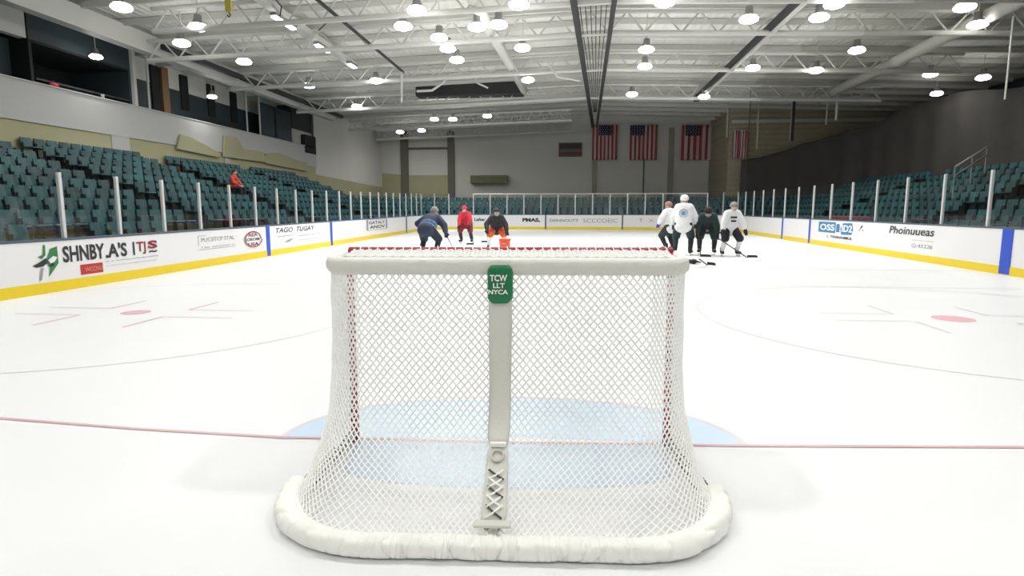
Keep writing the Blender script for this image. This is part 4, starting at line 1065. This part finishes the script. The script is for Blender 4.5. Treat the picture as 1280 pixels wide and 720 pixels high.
# left trio
L1 = gp(536, 323)
t, G, _ = player(L1, math.radians(-12), 'person in navy jersey with light blue band, bent forward with back to the camera', navy, navy_d, navy_d, greyh, blk, lean=52, knee=.12, stance=.24, hands=((-.35, .40, .85), (.38, .38, .75)), stripe=(.13, lblue, .12), s=1.02)
h = W(t, G[1][1]); stick(h + Vector((-.25, 0, .5)), gp(567, 312), (.6, 1, 0), 'black hockey stick held by the person in navy')
t, G, _ = player(gp(583, 304), PI - .1, 'person in red jersey and red helmet leaning forward on skates', redc, redd, blk, redc, blk, lean=34, knee=.10, stance=.24, hands=((-.22, .42, .80), (.20, .42, .78)), s=.97)
h = W(t, G[0][1]); stick(h + Vector((0, .2, .45)), gp(592, 306), (-1, -.3, 0), 'dark hockey stick held by the person in red')
t, G, _ = player(gp(621, 312), PI + .15, 'person in black jersey with white socks crouching behind the goal pole', blk, orange, wsock, blk, blk, lean=38, knee=.2, stance=.30, hands=((-.36, .38, .70), (.36, .36, .75)), s=.98)
h = W(t, G[1][1]); stick(h + Vector((.2, 0, .45)), gp(610, 303), (-1, -.3, 0), 'dark hockey stick held low by the person in black')
# right group
t, G, info = player(gp(853, 319), -.25, 'person in white jersey and white helmet, round crest on the back', whitej, dgreen, dgreen, wh, blk, lean=8, knee=.05, stance=.22, hands=((-.30, .20, .92), (.32, .25, .95)), s=1.06)
CB = NB(); 
for k in range(28):
    a, b = 2 * PI * k / 28, 2 * PI * (k + 1) / 28
    for r0, r1 in ((.0, .07), (.105, .125)):
        c = info['chest'] + Vector((0, -.195, -.03)); f_ = lambda r, g: c + Vector((r * math.cos(g), (r * math.cos(g)) ** 2 * 1.6, r * math.sin(g)))
        if r0 == 0: bmesh_f = CB.faces.new([CB.verts.new(f_(.001, a)), CB.verts.new(f_(r1, a)), CB.verts.new(f_(r1 * (.7 + .3 * ((k % 3) > 0)), b))])
        else: quad(CB, [f_(r0, a), f_(r1, a), f_(r1, b), f_(r0, b)])
cr_ = link('crest', CB, color((.28, .42, .58)), t); sm = cr_.modifiers.new('s', 'SOLIDIFY'); sm.thickness = .02
h = W(t, G[1][1]); stick(h + Vector((0, 0, .4)), gp(876, 321), (1, -.2, 0), 'black hockey stick held by the person with the round crest')
t, G, _ = player(gp(836, 314), .6, 'person in white jersey with blue gloves half hidden at the left of the standing group', whitej, dgreen, blk, color((.30, .18, .12)), bluec, lean=14, knee=.08, stance=.16, hands=((-.34, .18, .98), (.22, .30, .95)), s=.98)
t, G, _ = player(gp(883, 318), PI - .2, 'person in dark jersey bowing forward between two people in white', dgreen, dgreen, blk, blk, blk, lean=50, knee=.10, stance=.22, hands=((-.30, .30, .62), (.30, .30, .62)), stripe=(.03, color((.55, .25, .18)), .03), head=25, s=1.02)
t, G, info = player(gp(912, 320), PI + .1, 'person in white jersey facing the camera, rightmost of the group', whitej, blk, wsock, greyh, blk, lean=22, knee=.10, stance=.24, hands=((-.36, .30, .80), (.36, .30, .78)), s=.98)
CB = NB()
for dz, ww in ((.02, .20), (-.10, .16)):
    c = info['chest'] + Vector((0, .185, dz)); rbox(CB, (c.x - ww / 2, c.y - .01, c.z - .025), (c.x + ww / 2, c.y + .02, c.z + .025), .006)
link('chest_band', CB, blk, t)
stick(onY(898, 298, 17.5), gp(934, 322), (1, .1, 0), 'dark hockey stick reaching out over the ice on the right of the group')
# loose gear on the ice
t = thing('hockey_glove', 'black hockey glove lying on the ice beside the goal', 'glove', gp(867, 330), .5)
b_ = NB(); ball(b_, (0, 0, .07), .085, (1.3, 1, .8)); ball(b_, (-.12, .02, .07), .075, (1, 1, .85))
for k in range(4): capsule(b_, (.08, -.05 + .035 * k, .07), (.18, -.06 + .038 * k, .04), .024, .02)
capsule(b_, (.02, .08, .06), (.11, .12, .04), .024, .02); fuse('glove_shell', b_, M['black'], t, .014, 1)
stick(onZ(874, 324, .25), gp(884, 331), (.6, -.8, 0), 'short visible end of a hockey stick next to the black glove')
t = thing('bucket', 'orange bucket standing on the ice behind the goal pole', 'bucket', gp(631, 315)); 
bm = NB(); lathe(bm, [(.15, 0), (.16, .01), (.20, .42), (.215, .42), (.215, .45), (.19, .45), (.15, .03)], 24); link('pail', bm, orange, t, True)
bm = NB(); tube(bm, [(-.2, 0, .43), (-.17, -.1, .34), (0, -.21, .29), (.17, -.1, .34), (.2, 0, .43)], .008, 6); link('handle', bm, M['steel'], t)
# watcher on the left stand, in red, and small items in the front row
def sitter(loc, rz, lab, top):
    t = thing('person', lab, 'person', loc, rz); B = NB(); J = NB(); PN = NB()
    hip = Vector((0, 0, .50)); sh = Vector((0, .03, 1.0)); hd = Vector((0, .08, 1.22))
    for c in (hip, hip.lerp(sh, .5), sh): ball(B, c, .13, (1.1, .8, 1))
    capsule(B, sh, hd, .06, .05); ball(B, hd, .10, (.85, 1, 1.15)); ball(B, hd + Vector((0, .1, -.01)), .018)
    for c in (hip + Vector((0, 0, .08)), hip.lerp(sh, .5), sh - Vector((0, 0, .03))): ball(J, c, .165, (1.2, .85, 1))
    for q in (-1, 1):
        kn = Vector((.14 * q, .42, .50)); ft = Vector((.14 * q, .45, .08)); h = hip + Vector((.09 * q, 0, 0))
        capsule(B, h, kn, .08, .06); capsule(B, kn, ft, .055, .04); capsule(B, ft, ft + Vector((0, .14, -.02)), .04, .03); capsule(PN, h, kn, .10, .08); capsule(PN, kn, ft + Vector((0, 0, .06)), .08, .06)
        s_ = sh + Vector((.18 * q, 0, -.02)); el, wr = ik(s_, (.10 * q, .34, .62), .28, .26, (q, -.3, -.6)); capsule(B, s_, el, .05, .04); capsule(B, el, wr, .04, .03)
        d = (wr - el).normalized(); uu, vv = frame(d); ball(B, wr + d * .05, .04, (.9, .6, 1))
        for k in range(4): capsule(B, wr + d * .07 + uu * (.02 * (k - 1.5)), wr + d * .13 + uu * (.02 * (k - 1.5)), .011, .009)
        capsule(B, wr + d * .03 + uu * .03, wr + d * .08 + uu * .055, .012, .01)
        capsule(J, s_, el, .08, .07); capsule(J, el, el.lerp(wr, .8), .07, .055)
    fuse('body', B, SK, t, .016, 1); fuse('jacket', J, top, t, .024, 3); fuse('trousers', PN, blk, t, .024, 2)
    Hb = NB(); ball(Hb, hd + Vector((0, -.02, .05)), .11, (.9, 1, .85)); link('hair', Hb, M['black'], t, True)
k = 5; Xs = XLb - OFF0 - DEP * k; ps = onX(291, 212, Xs)
sitter((Xs, ps.y, Z0 + RISE * k), -PI / 2, 'person in red top sitting high in the left stand', color((.5, .05, .03)))
bpy.context.view_layer.update()
